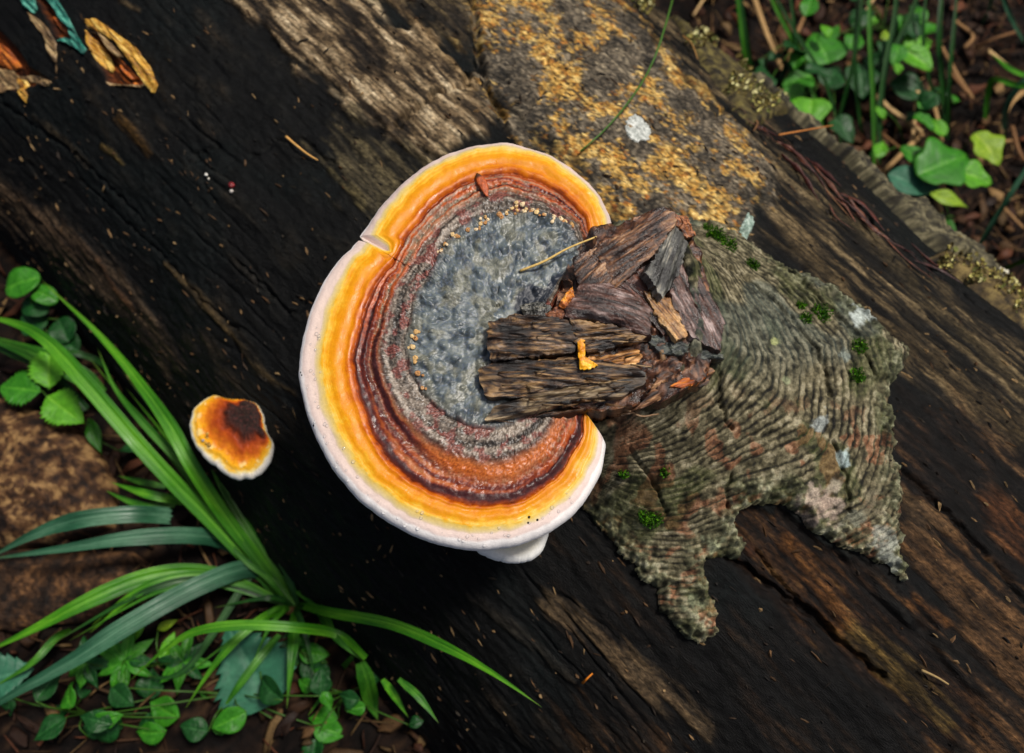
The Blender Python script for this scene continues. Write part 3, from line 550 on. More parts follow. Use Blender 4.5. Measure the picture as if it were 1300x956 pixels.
# ------------------------------------------------------------------ bracket fungi
def bracket(name, outline, c, z0, keys, bandcol, parts, wedge=None, ntheta=900, nt=190, edge_mm=(6.5, 8.), under=.012, relief=None, loc=None, notch=None, seed=0, tilt=(0, 0), **k):
    """outline: pixel outline seen at height z0; keys: angle -> band distances (px) from the edge; parts: (name, band0, band1, material)"""
    uc, vc = c
    pa = np.array([math.degrees(math.atan2(-(v-vc), u-uc)) for u, v in outline]); pa = np.degrees(np.unwrap(np.radians(pa))); pr = np.array([math.hypot(u-uc, v-vc) for u, v in outline])
    if pa[-1] < pa[0]: pa = pa[::-1]; pr = pr[::-1]
    base = pa[0]; th = base+np.linspace(0, 360, ntheta, endpoint=False)
    if notch:                           # denser sampling round the slit
        na = base+((notch[0]-base) % 360); th = np.sort(np.r_[th, na+np.linspace(-3, 3, 80)])
    n = len(th)
    # smooth radius
    ro = np.interp(th, np.r_[pa, pa[0]+360], np.r_[pr, pr[0]])
    ker = np.hanning(9); ker /= ker.sum()
    if not notch: ro = np.convolve(np.r_[ro[-4:], ro, ro[:4]], ker, 'valid')
    else:
        sm = np.convolve(np.r_[ro[-4:], ro, ro[:4]], ker, 'valid'); far = np.abs(((th-notch[0]+180) % 360)-180) > 3.5; ro = np.where(far, sm, ro)
    ro = ro+1.0*perlin(th*.16, th*0, seed+1)+.5*perlin(th*.5, th*0+4, seed+2)
    ros = ro.copy()
    if notch:
        nr = np.abs(((th-notch[0]+180) % 360)-180) < 4.5; ros[nr] = np.interp(th[nr], th[~nr], ro[~nr])
    ka = np.array([q[0] for q in keys], float); kd = np.array([q[1] for q in keys], float); o_ = np.argsort(ka); ka = ka[o_]; kd = kd[o_]
    bd = np.stack([np.interp(th % 360, np.r_[ka-360, ka, ka+360], np.r_[kd[:, j], kd[:, j], kd[:, j]]) for j in range(kd.shape[1])], -1)   # n x bands
    bd[:, 0] *= .86; nb = bd.shape[1]
    # radial samples: dense over bands
    tq = np.linspace(0, 1, nt)**1.15
    dpx = tq[None, :]*ro[:, None]
    r = ro[:, None]-dpx
    TH = np.broadcast_to(th[:, None], r.shape)
    u = uc+r*np.cos(np.radians(TH)); v = vc-r*np.sin(np.radians(TH))
    wob = (.9+.5*perlin(TH*.07, dpx*.03, seed+11))*2.4*perlin(u*.022, v*.022, seed+5)+1.6*perlin(u*.07, v*.07, seed+6)
    dsm = ros[:, None]-r; de = dsm+wob*np.clip(dsm/14., 0, 1)
    if notch:
        (nu0, nv0), (nu1, nv1) = notch[1]; ex, ey = nu1-nu0, nv1-nv0; L2 = ex*ex+ey*ey
        t_ = np.clip(((u-nu0)*ex+(v-nv0)*ey)/L2, 0, 1.25); dn = np.hypot(u-nu0-t_*ex, v-nv0-t_*ey); side = (u-nu0)*ey-(v-nv0)*ex
        fade = sst(64, 40, dsm); dd_ = np.where(side > 0, np.minimum(de, dn*2.1+de*.12), np.minimum(de, dn*3.2+2+de*.25)); de = np.maximum(de*(1-fade)+dd_*fade, 0)
    b = np.zeros_like(r)
    prev = np.zeros((n, 1))
    for j in range(nb):
        nx = bd[:, j:j+1]; b = np.where(de >= prev, j+np.clip((de-prev)/(nx-prev+1e-6), 0, 1), b); prev = nx
    b = np.where(de >= prev, nb+np.clip((de-prev)/(np.maximum(ro[:, None]-prev, 5)), 0, 1), b)
    XY = np.stack([u, v], -1)
    # metric height
    sc = .0004
    dm = de*sc*1000.
    ew, eh = edge_mm; x = np.clip(1-dm/ew, 0, 1)
    h = -eh*(1-np.sqrt(np.clip(1-x*x, 0, 1)))
    h = h+relief(b, TH, u, v, dm, de)
    z = z0+h*1e-3+tilt[0]*(u-uc)*1e-5+tilt[1]*(v-vc)*1e-5
    W = np.empty(u.shape+(3,)); d = Fw*FPX+np.multiply.outer(u-650., Rt)+np.multiply.outer(478.-v, Up)
    T_ = (z0-CAM[2])/d[..., 2]; W[:] = CAM+d*T_[..., None]; W[..., 2] = z
    col = bandcol(b, TH, u, v)
    root = empty(name, loc if loc is not None else tuple(W[:, -1].mean(0)-np.array([0, 0, .02])), **k)
    # split into rings by the mean band index of each column of faces
    f = grid_faces(n, nt, True); bf = b.ravel()[f].mean(1)
    made = []
    for (pn, b0, b1, mat) in parts:
        sel = f[(bf >= b0) & (bf < b1)]
        idx, inv = np.unique(sel, return_inverse=True)
        me = build(pn, W.reshape(-1, 3)[idx], inv.reshape(-1, 4), mat, root, col=col.reshape(-1, 3)[idx])
        made.append(me)
    # pore surface below
    m2 = 24; tu = np.linspace(0, 1, m2); ed = W[:, 0]; cen = W[:, -1].mean(0)-np.array([0, 0, under*2.0])
    U = ed[:, None, :]*(1-tu)[None, :, None]+cen[None, None, :]*tu[None, :, None]
    U[..., 2] = ed[:, None, 2]-under*np.sqrt(np.clip(1-(1-np.clip(tu*6, 0, 1))**2, 0, 1))[None, :]*.6-under*1.0*tu[None, :]+(cen[2]-ed[:, None, 2]+under*1.6)*tu[None, :]**2*.4
    # rounded edge bulges outward a little just under the rim
    nu = np.broadcast_to(lin((226,216,200)), U.shape)
    build('pore_surface', U, grid_faces(n, m2, True)[:, ::-1].copy(), M_soft, root, col=nu)
    return root, W, b
OUT = [(722,500),(735,470),(740,430),(738,390),(745,350),(752,318),(760,308),(774,300),(780,290),(776,268),(763,243),(745,222),(716,200),(682,184),(640,174),(600,179),(560,192),(525,213),(495,241),(472,268),(459,288),(456,297),(461,306),(474,314),(491,319),
       (472,312.5),(455,304),(441,311),(420,333),(400,368),(386,403),(378,440),(375,470),(380,502),(390,535),(405,568),(425,601),(450,630),(485,657),(525,679),(565,692),(610,697),(650,692),(690,678),(725,655),(750,625),(765,595),(771,562),(769,540),(762,530),(750,527),(735,520)]
KEYS = [(0, [14, 20, 36, 42, 60, 70]), (42, [11, 17, 34, 44, 52, 60]), (60, [10, 16, 33, 44, 56, 68]), (90, [11, 17.5, 36, 49, 72, 99]), (120, [13, 20, 42, 56, 78, 102]), (140, [15, 22, 45, 58, 80, 108]), (152, [20, 27, 52, 63, 84, 112]), (180, [28, 36, 64, 78, 108, 139]), (205, [27, 37, 62, 75, 108, 146]), (225, [24, 34, 54, 65, 112, 152]), (250, [22, 31, 50, 58, 108, 152]), (270, [22, 29, 48, 54, 102, 150]), (295, [22, 29, 50, 56, 104, 140]), (315, [20, 26, 40, 44, 86, 104]), (335, [16, 22, 36, 40, 60, 74])]
def cap_relief(b, th, u, v, dm, de):
    ring = 2.2*perlin(b*3.1+.25*perlin(u*.012, v*.012, 71), th*.006, 70)*sst(3.6, 4.1, b)*sst(6.2, 5.8, b)
    h = 2.6*sst(0, 2.5, b)+.5*np.sin(b*8)*sst(1.5, 2.2, b)*sst(4, 3.6, b)*.5 - 1.7*np.exp(-((b-3.95)/.16)**2) + ring + 2.6*sst(4, 6.3, b)
    h = h+sst(4, 4.4, b)*(1.0*fbm(u*.09, v*.09, 4, 73)+.6*fbm(u*.3, v*.3, 3, 74))*sst(6.5, 5.9, b)
    h = h+sst(5, 5.4, b)*sst(6.2, 5.9, b)*.7*np.abs(perlin(u*.25, v*.25, 75))*2
    f1, f2, ci = worley(u*.085, v*.085, 12); g1, g2, gi = worley(u*.19, v*.19, 13)
    pu1, pu2, pid = worley(u*.1, v*.1, 17); pv1, pv2, pvd = worley(u*.06+3, v*.06, 18)
    cr = sst(5.97, 6.03, b); h = h+cr*(1.3*np.clip(1-(pu1/.42)**2, 0, 1)*(RV[pid, 2] > .5)*RV[pid, 0]+1.6*np.clip(1-(pv1/.45)**2, 0, 1)*(RV[pvd, 2] > .6)-.8*np.clip(1-(pv1/.4)**2, 0, 1)*(RV[pvd, 2] < .2)+1.6+1.3*(np.clip(.62-f1, 0, 1))*(RV[ci, 0]-.25)+.5*np.clip(.6-g1, 0, 1)*(RV[gi, 1]-.2)+1.6*fbm(u*.035, v*.035, 4, 77)-.5*np.exp(-((b-6.12)/.05)**2))
    h = h+.25*fbm(u*.05, v*.05, 3, 78)*sst(.2, 1, b) + .35*perlin(th*.11, b*.6, 79)*sst(.3, 1, b)*sst(4, 3, b)
    return h
def cap_col(b, th, u, v):
    n1 = np.clip(.5+fbm(u*.05, v*.05, 4, 81), 0, 1); n2 = np.clip(.5+fbm(u*.16, v*.16, 4, 83)*1.1, 0, 1); n3 = np.clip(.5+fbm(u*.45, v*.45, 3, 85)*1.2, 0, 1)
    st = np.clip(.5+perlin(th*.035, b*11, 87)*.9+.4*perlin(th*.15, b*20, 88), 0, 1)
    tha = th % 360; low = np.clip(sst(170, 200, tha)*sst(300, 270, tha), 0, 1)
    bb = b+(.3*(st-.5)+.5*(n1-.5)+.25*(n2-.5))*sst(1.2, 2, b)*sst(4.1, 3.7, b)
    wt = np.interp(tha, [0, 190, 230, 300, 330, 360], [.2, .26, .46, .48, .4, .2]); bb = np.where(bb < 1, np.interp(np.clip(bb-wt, -1, 1), [-.5, 0, .01, 1], [0, .2, .22, 1.2]), bb); bb = np.where((b < 1) & (bb > 1), 1., bb)
    c = ramp(bb, [(0, (250,246,244)), (.2, (248,242,238)), (.34, (218,198,190)), (.95, (208,186,172)), (1.2, (206,186,138)), (1.7, (218,186,92)), (2.0, (220,168,40)), (2.35, (212,140,8)), (3.0, (206,124,4)), (3.5, (184,92,6)), (3.85, (150,64,12)), (4.05, (110,48,24)), (4.2, (104,46,34)), (4.6, (134,62,42)), (5, (112,70,54)), (6, (104,90,78))])
    z = sst(3.9, 4.1, b)
    q = (b-4)                                  # within the red and grey rings
    stripes = np.clip(.5+1.0*perlin(q*3.7+.5*perlin(u*.012, v*.012, 89), th*.012, 86)+.35*perlin(q*9, th*.02, 84), 0, 1)
    red = ramp(.72*stripes+.18*n2+.1*n3, [(.15, (46,18,16)), (.36, (112,42,24)), (.56, (176,80,28)), (.85, (168,122,92))])
    mar = ramp(.72*stripes+.18*n2+.1*n3, [(.15, (58,26,28)), (.4, (96,42,34)), (.62, (150,74,36)), (.9, (180,106,50))])
    red = mixc(red, mar, low*.8)
    gs = sst(.55, .75, stripes*.4+.6*n1)*.65*(1-low*.7); red = mixc(red, ramp(n3, [(.1, (52,48,42)), (.5, (104,98,88)), (.9, (146,138,124))]), gs)
    gb = np.exp(-((b-4.62-.12*perlin(th*.02, b*0, 57))/.09)**2)+np.exp(-((b-5.12-.1*perlin(th*.025, b*0+3, 58))/.12)**2)
    red = mixc(red, ramp(n3, [(.1, (40,40,32)), (.5, (88,86,70)), (.9, (134,130,108))]), np.clip(gb*sst(.35, .55, n2)*(1-.5*low), 0, 1)*.85)
    c = mixc(c, red, z*sst(5.3, 4.9, b))
    grey = ramp(.3*n3+.3*n2+.4*np.clip(.5+perlin(q*5+.6*perlin(u*.015, v*.015, 90), th*.02, 99)*1.1, 0, 1), [(.2, (26,23,20)), (.42, (74,66,58)), (.62, (120,108,96)), (.85, (172,160,146))])
    grey = mixc(grey, ramp(n3, [(.2, (74,34,32)), (.7, (136,70,60))]), sst(.52, .68, n1)*.75)
    c = mixc(c, grey, sst(4.9, 5.25, b))
    # bottom: orange shows again before the grey ring
    c = mixc(c, ramp(n3, [(.2, (140,66,24)), (.8, (196,104,36))]), sst(225, 250, tha)*sst(340, 318, tha)*np.exp(-((b-4.85)/.22)**2)*.85)
    cr = sst(5.97, 6.05, b)
    blue = ramp(.75*n1+.22*n2+.03*n3, [(.25, (58,64,66)), (.45, (80,89,91)), (.6, (96,104,104)), (.8, (118,123,117))])
    blue = mixc(blue, ramp(n3, [(.2, (58,72,100)), (.8, (94,110,138))]), sst(.62, .72, np.clip(.5+fbm(u*.3, v*.3, 3, 91)*1.2, 0, 1))*.35)
    blue = mixc(blue, ramp(n3, [(.2, (92,90,72)), (.8, (136,132,108))]), sst(.56, .72, np.clip(.5+fbm(u*.03+7, v*.03, 3, 93)*1.2, 0, 1))*.5)
    dark_patch = pdist(np.array([(662,412),(650,398),(655,380),(672,368),(690,372),(700,358),(716,350),(730,345),(728,400),(700,415)], float), u, v)+5*fbm(u*.06, v*.06, 3, 95)
    blue = mixc(blue, np.broadcast_to(lin((26,32,46)), blue.shape), sst(-1.5, 2.5, dark_patch)*.9)  # dark blue patch in the crust colour beside the stub
    blue = mixc(blue, np.broadcast_to(lin((70,72,70)), blue.shape), np.exp(-((b-6.05)/.03)**2)*.5)
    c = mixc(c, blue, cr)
    return c
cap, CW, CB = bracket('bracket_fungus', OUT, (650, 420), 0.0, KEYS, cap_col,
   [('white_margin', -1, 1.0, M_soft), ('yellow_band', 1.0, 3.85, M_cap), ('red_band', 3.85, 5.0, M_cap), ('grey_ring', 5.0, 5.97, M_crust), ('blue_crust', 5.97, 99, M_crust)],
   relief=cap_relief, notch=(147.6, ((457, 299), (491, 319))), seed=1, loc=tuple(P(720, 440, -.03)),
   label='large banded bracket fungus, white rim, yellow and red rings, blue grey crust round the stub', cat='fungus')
QW = CW.reshape(-1, 3); QD = (QW-CAM)@Fw; QU = (QW-CAM)@Rt/QD*FPX+650; QV = 478-(QW-CAM)@Up/QD*FPX
def oncap(u, v, h=0.): i = np.argmin((QU-u)**2+(QV-v)**2); return QW[i]+np.array([0, 0, h])
def ball(c, r, sq=1., n=6, m=4):
    V = []; f = []
    for i in range(m+1):
        p = math.pi*i/m
        for j in range(n): a = 2*math.pi*j/n; V.append((c[0]+r*math.sin(p)*math.cos(a), c[1]+r*math.sin(p)*math.sin(a), c[2]+r*sq*math.cos(p)))
    for i in range(m):
        for j in range(n): f.append([i*n+j, (i+1)*n+j, (i+1)*n+(j+1) % n, i*n+(j+1) % n])
    return V, f
bg_ = Bag(); BT = [(522,440),(526,458),(531,475),(538,492),(568,310),(560,318),(577,298),(592,291),(604,287),(612,284),(620,279),(632,272),(645,269),(655,268),(664,266),(672,266),(681,268),(690,270),(702,276),(712,281),(724,288),(580,302),(636,274),(655,262),(530,420),(524,428)]
for i, (u, v) in enumerate(BT):
    for j in range(3):
        q = oncap(u+random.gauss(0, 3), v+random.gauss(0, 2), .0002); r = random.uniform(.0007, .0016); V_, f_ = ball(q, r, .6, 8, 5)
        bg_.add(np.array(V_)+rng.normal(0, r*.12, (len(V_), 3)), f_, lin(random.choice([(214,184,132), (196,158,104), (224,200,160), (180,132,84)])))
bg_.build('cream_beads', M_lichen, cap, label='cream beads along the crust edge', kind='stuff')
dw = Bag()
for i in range(60):
    th_ = random.uniform(175, 290); k_ = random.choice([.35, .6, .9, 1.0, 1.2]); ii = np.argmin((CB.ravel()-k_-random.gauss(0, .08))**2*4+((np.degrees(np.arctan2(-(QV-420), QU-650)) % 360-th_)/60.)**2*.6)
    r = random.uniform(.0004, .0011); q = QW[ii]+rng.normal(0, .0012, 3)*np.array([1, 1, 0]); q[2] = oncap(*((lambda q_: ((q_-CAM)@Rt/((q_-CAM)@Fw)*FPX+650, 478-(q_-CAM)@Up/((q_-CAM)@Fw)*FPX))(q)))[2]+r*.25
    V_, f_ = ball(q, r, .7, 8, 6); dw.add(V_, f_)
dw.build('dew_drops', M_dew, cap, label='clear dew drops on the pale rim', kind='stuff')

# smaller bracket low on the log
SM = [(334,536),(331,522),(316,509),(302,506),(290,505),(282,503),(270,498),(255,503),(240,513),(232,532),(233,547),(242,565),(255,580),(267,588),(280,599),(299,606),(305,603.5),(315,605),(330,597),(341,584),(345,572),(346,562),(337,548)]
def sm_relief(b, th, u, v, dm, de):
    return 1.2*sst(0, 2, b)+1.0*np.sin(b*4.4)*sst(1, 2, b)*.5+.5*fbm(u*.12, v*.12, 3, 111)+.8*sst(2.5, 4, b)+3.0*sst(3.6, 6., b)+.7*fbm(u*.16, v*.16, 4, 113)*sst(3.8, 4.6, b)
def sm_col(b, th, u, v):
    n = np.clip(.5+fbm(u*.1, v*.1, 4, 115), 0, 1); n3 = np.clip(.5+fbm(u*.3, v*.3, 3, 117), 0, 1)
    c = ramp(b+.5*(n-.5), [(0, (240,236,226)), (.7, (236,226,206)), (1.05, (230,206,130)), (1.4, (230,172,40)), (2.0, (226,156,24)), (2.4, (206,116,20)), (3, (176,78,18)), (3.5, (148,58,18)), (4.0, (112,46,22)), (4.6, (74,34,24)), (5.2, (48,26,22)), (5.8, (36,24,22))])
    c = mixc(c, ramp(n3, [(.2, (24,16,14)), (.6, (62,44,34)), (.9, (84,36,34))]), sst(4.6, 5.4, b)*.6)
    return mixc(c, lin((244,222,150))*np.ones_like(c), sst(.6, .75, n)*sst(1.2, 1.6, b)*sst(2.4, 2., b)*.6)
zs = onlog(322, 530)[2]+.009
sk = [(340, [.8, 1.2, 1.6, 2, 2.4]), (20, [.8, 1.2, 1.6, 2, 2.4]), (100, [.8, 1.2, 1.6, 2, 2.4]), (125, [.8, 2, 4, 6, 8]), (140, [2, 5, 11, 16, 20]), (150, [3, 8, 19, 27, 34]), (162, [5, 12, 28, 40, 50]), (180, [6, 16, 38, 52, 62]), (225, [8, 18, 38, 52, 61]), (270, [8, 16, 34, 46, 55]), (290, [7, 13, 26, 36, 44]), (303, [3, 7, 12, 17, 22]), (314, [1, 3, 5, 7, 9])]
small, SW, SB = bracket('bracket_fungus', SM, (318, 528), zs, sk, sm_col, [('white_margin', -1, 1.0, M_soft), ('yellow_band', 1.0, 3.0, M_cap), ('rust_band', 3.0, 4.1, M_cap), ('dark_hub', 4.1, 99, M_bark)],
   relief=sm_relief, ntheta=420, nt=90, edge_mm=(2.6, 4.), under=.008, seed=3, loc=tuple(onlog(318, 540)), tilt=(11, -7), label='small orange bracket fungus with dark hub low on the log beside sedge', cat='fungus')
g0 = Bag()
for i in range(16):
    ii = np.argmin(((SW.reshape(-1, 3)-P(254+random.uniform(-4, 6), 556+random.uniform(-8, 10), zs))**2).sum(1)); r = random.uniform(.0006, .0013)
    V_, f_ = ball(SW.reshape(-1, 3)[ii], r, .7); g0.add(np.array(V_)+rng.normal(0, r*.2, (len(V_), 3)), f_, lin(random.choice([(120,90,50), (150,150,150), (84,58,34), (190,150,70)])))
g0.build('grit', M_lichen, small, kind='stuff')
# pale bracket peeping out below the large one
PB = [(740,640),(750,600),(740,570),(700,555),(650,560),(610,600),(592,640),(596,685),(606,700),(622,708),(640,713),(658,714),(676,710),(688,700),(694,686),(698,668),(715,655)]
pk = [(a_k, [12, 30, 44, 60, 70]) for a_k in (0, 90, 180, 270)]
zp = -.038
pale, _, _ = bracket('bracket_fungus', PB, (668, 635), zp, pk, lambda b, th, u, v: ramp(b, [(0, (238,238,234)), (.8, (232,230,222)), (1.5, (214,208,186)), (3, (190,174,130)), (5, (150,120,70))]), [('pale_margin', -1, 1.2, M_soft), ('cap', 1.2, 99, M_soft)],
   relief=lambda b, th, u, v, dm, de: 1.5*sst(0, 3, b)+.6*fbm(u*.04, v*.04, 3, 121), ntheta=360, nt=60, edge_mm=(4., 5.), under=.014, seed=5, loc=tuple(P(690, 610, -.06)), label='pale cream bracket fungus tucked beneath the large banded one', cat='fungus')

# ------------------------------------------------------------------ ground
def ground_z(x, y):
    p = (x*Pd[0]+y*Pd[1])-.112
    z = np.interp(p, [-3, -.5, -.32, .3, .45, 3], [-.30, -.285, -.275, -.33, -.36, -.40])
    return z+.012*fbm(x*5, y*5, 4, 201)+.006*fbm(x*26, y*26, 4, 203)
gx = np.concatenate([np.linspace(-6, -.75, 40)[:-1], np.linspace(-.75, .95, 340), np.linspace(.95, 6, 40)[1:]]); gy = np.concatenate([np.linspace(-6, -.7, 40)[:-1], np.linspace(-.7, 1.0, 340), np.linspace(1.0, 6, 40)[1:]])
GXX, GYY = np.meshgrid(gx, gy, indexing='ij'); gz = ground_z(GXX, GYY)
gn = np.clip(.5+.9*fbm(GXX*40, GYY*40, 4, 205)+.3*perlin(GXX*200, GYY*200, 206), 0, 1)
build('ground', np.stack([GXX, GYY, gz], -1), grid_faces(len(gx), len(gy)), M_soil, col=ramp(gn, [(.15, (7,5,4)), (.45, (15,10,8)), (.7, (29,19,13)), (.95, (56,40,26))]), label='dark damp forest soil', kind='structure')
def gp(u, v, h=0.):
    q = P(u, v, -.28)
    for _ in range(4): q = P(u, v, float(ground_z(np.array(q[0]), np.array(q[1])))+h)
    return q
# leaf litter: short straws, needles and scraps, uncountable
lt = Bag(); LC = [(120,88,54), (92,62,38), (70,44,28), (150,118,74), (58,36,24), (104,60,36)]
for i in range(2600):
    u, v = (random.uniform(880, 1420), random.uniform(-90, 460)) if i % 3 else (random.uniform(-90, 560), random.uniform(320, 1040))
    q = gp(u, v, 0.); rel = (q-L0)@Pd
    if abs(rel) < .255 and not (rel < 0 and rel < -.24): continue
    L = random.uniform(.006, .035); a = random.uniform(0, math.pi); dx = np.array([math.cos(a), math.sin(a), random.uniform(-.25, .25)])*L
    n = 4; pts = np.array([q+dx*(t-.5)+np.array([0, 0, .003+.006*random.random()+.002*math.sin(3*t)]) for t in np.linspace(0, 1, n)])
    if random.random() < .75: V_, f_ = tube(pts, random.uniform(.0006, .0018), .0005, 4, flat=.5)
    else: V_, f_ = tube(pts, np.array([.001, random.uniform(.003, .007), random.uniform(.003, .006), .001]), 0, 6, flat=.15, nrm=(random.gauss(0, .4), random.gauss(0, .4), 1))
    lt.add(V_, f_, lin(random.choice(LC))*random.uniform(.12, .5)*(1.6 if q[0] > .2 else 1))
lt.build('leaf_litter', M_dry, label='brown leaf litter and straw scraps on the soil', cat='litter', kind='stuff')

# ------------------------------------------------------------------ speckled brown stone at the left
def boulder(name, px, z, hgt, cols, label, cat, seed):
    o = resample(np.array([P(u, v, z) for u, v in px]), 260); c = o.mean(0); m = 110
    rs = np.linspace(.01, 1, m); V = c+(o-c)[:, None, :]*rs[None, :, None]; R = np.broadcast_to(rs, V.shape[:2]); x = V[..., 0]; y = V[..., 1]
    f1, f2, ci = worley(x*180, y*180, seed); h = hgt*(1-R**3)**.7+.006*fbm(x*30, y*30, 4, seed)+.0025*(1-f1)*RV[ci, 0]+.0015*fbm(x*200, y*200, 3, seed+4)
    h = np.where(R > .995, -.06, h); V = V.copy(); V[..., 2] += h
    g1, g2, gi = worley(x*330, y*330, seed+6)
    t = np.clip(.35*RV[gi, 1]+.3*RV[ci, 2]+.6*np.clip(.5+fbm(x*55, y*55, 3, seed+8), 0, 1)-.1, 0, 1)
    build(name, V, grid_faces(260, m, True), M_stone, col=ramp(t, cols), loc=tuple(c-np.array([0, 0, .05])), label=label, cat=cat)
boulder('stone', [(-120,500),(-20,500),(30,515),(75,530),(110,552),(136,590),(146,630),(138,668),(60,690),(-20,700),(-120,690)], -.262, .028, [(.1, (16,10,7)), (.35, (38,24,15)), (.6, (74,50,30)), (.85, (134,104,66))], 'rough brown speckled stone under the strawberry leaflets', 'stone', 31)
boulder('stone', [(-120,690),(0,690),(90,700),(170,700),(205,725),(190,760),(110,790),(0,800),(-120,790)], -.275, .014, [(.1, (15,10,7)), (.4, (34,23,15)), (.7, (62,42,26)), (.95, (100,70,42))], 'low dark brown stone between the arching sedge blades', 'stone', 37)

# ------------------------------------------------------------------ blades, leaves, stems
def blade(name, px, zs_, wpx, parent, cols, twist=0., fold=.35, seg=40, tip=.25, base=.6, tipend=0., rollz=0.):
    ctl = []
    for (u, v), z in zip(px, zs_):
        q = P(u, v, z); rel = q-L0; rr_ = math.hypot(rel@Pd, rel@Zd)
        ctl.append(onlog(u, v, .012) if (rr_ < RL+.008 and u > 430) else q)
    p = spline(np.array(ctl), seg)
    T = np.gradient(p, axis=0); T /= np.linalg.norm(T, axis=1)[:, None]; vw = CAM-p; vw /= np.linalg.norm(vw, axis=1)[:, None]
    n0 = .35*np.array([0, 0, 1.])+.65*vw; B = np.cross(T, n0); B /= np.linalg.norm(B, axis=1)[:, None]; N = np.cross(B, T)
    t = np.linspace(0, 1, seg); an = rollz+twist*t; B2 = B*np.cos(an)[:, None]+N*np.sin(an)[:, None]; N2 = np.cross(B2, T)
    dep = (p-CAM)@Fw; wid = wpx/FPX*dep*.5*np.interp(t, [0, .25, 1-tip, 1], [base, 1, 1, tipend])
    k = np.linspace(-1, 1, 15); prof = np.abs(k)*fold+.05*np.cos(k*12)
    V = p[:, None, :]+B2[:, None, :]*(k[None, :]*wid[:, None])[..., None]+N2[:, None, :]*(prof[None, :]*wid[:, None])[..., None]
    if base > .9:
        V[0] -= T[0]*(wid[0]*(.5*rng.random(15)-.9*np.abs(k)*rng.random(15)))[:, None]
    V2 = V-N2[:, None, :]*.0004
    nse = np.clip(.5+.4*perlin(t[:, None]*6+p[0, 0]*90, k[None, :]*.5, 3)+.22*np.cos(k*20)[None, :]+.25*perlin(t[:, None]*22+p[0, 1]*70, k[None, :]*5, 8)+.25*np.exp(-(k/.14)**2)[None, :], 0, 1)
    c = ramp(nse, cols); tipb = sst(.86, 1., t)[:, None]*np.clip(.35+perlin(t[:, None]*14, k[None, :]*2+p[0, 0]*80, 6), 0, 1); c = mixc(c, np.broadcast_to(lin((128,110,44)), c.shape), tipb*.6); f = grid_faces(seg, 15); nV = seg*15
    F2 = np.vstack([f, f[:, ::-1]+nV]); rim = []
    for j0 in (0, 14):
        for i in range(seg-1):
            q = [i*15+j0, (i+1)*15+j0, (i+1)*15+j0+nV, i*15+j0+nV]; rim.append(q if j0 == 14 else q[::-1])
    F2 = np.vstack([F2, np.array(rim)])
    return build(name, np.concatenate([V.reshape(-1, 3), V2.reshape(-1, 3)]), F2, M_blade, parent, col=np.concatenate([c.reshape(-1, 3)]*2))
BRI = [(0, (30,84,8)), (.5, (58,126,14)), (1, (108,172,36))]
MIDG = [(0, (24,72,12)), (.5, (46,108,18)), (1, (86,146,38))]
DKG = [(0, (12,44,14)), (.5, (24,68,20)), (1, (48,98,32))]
GLA_SKY = [(0, (20,58,38)), (.5, (44,92,64)), (1, (88,132,102))]  # blue green undersides, with the bluish sheen of the sky put into the colour
root = gp(372, 768)
sedge = empty('sedge_tuft', tuple(root), label='broad leaved sedge tuft with long arching green blades beside the log', cat='sedge')
zr = float(root[2])
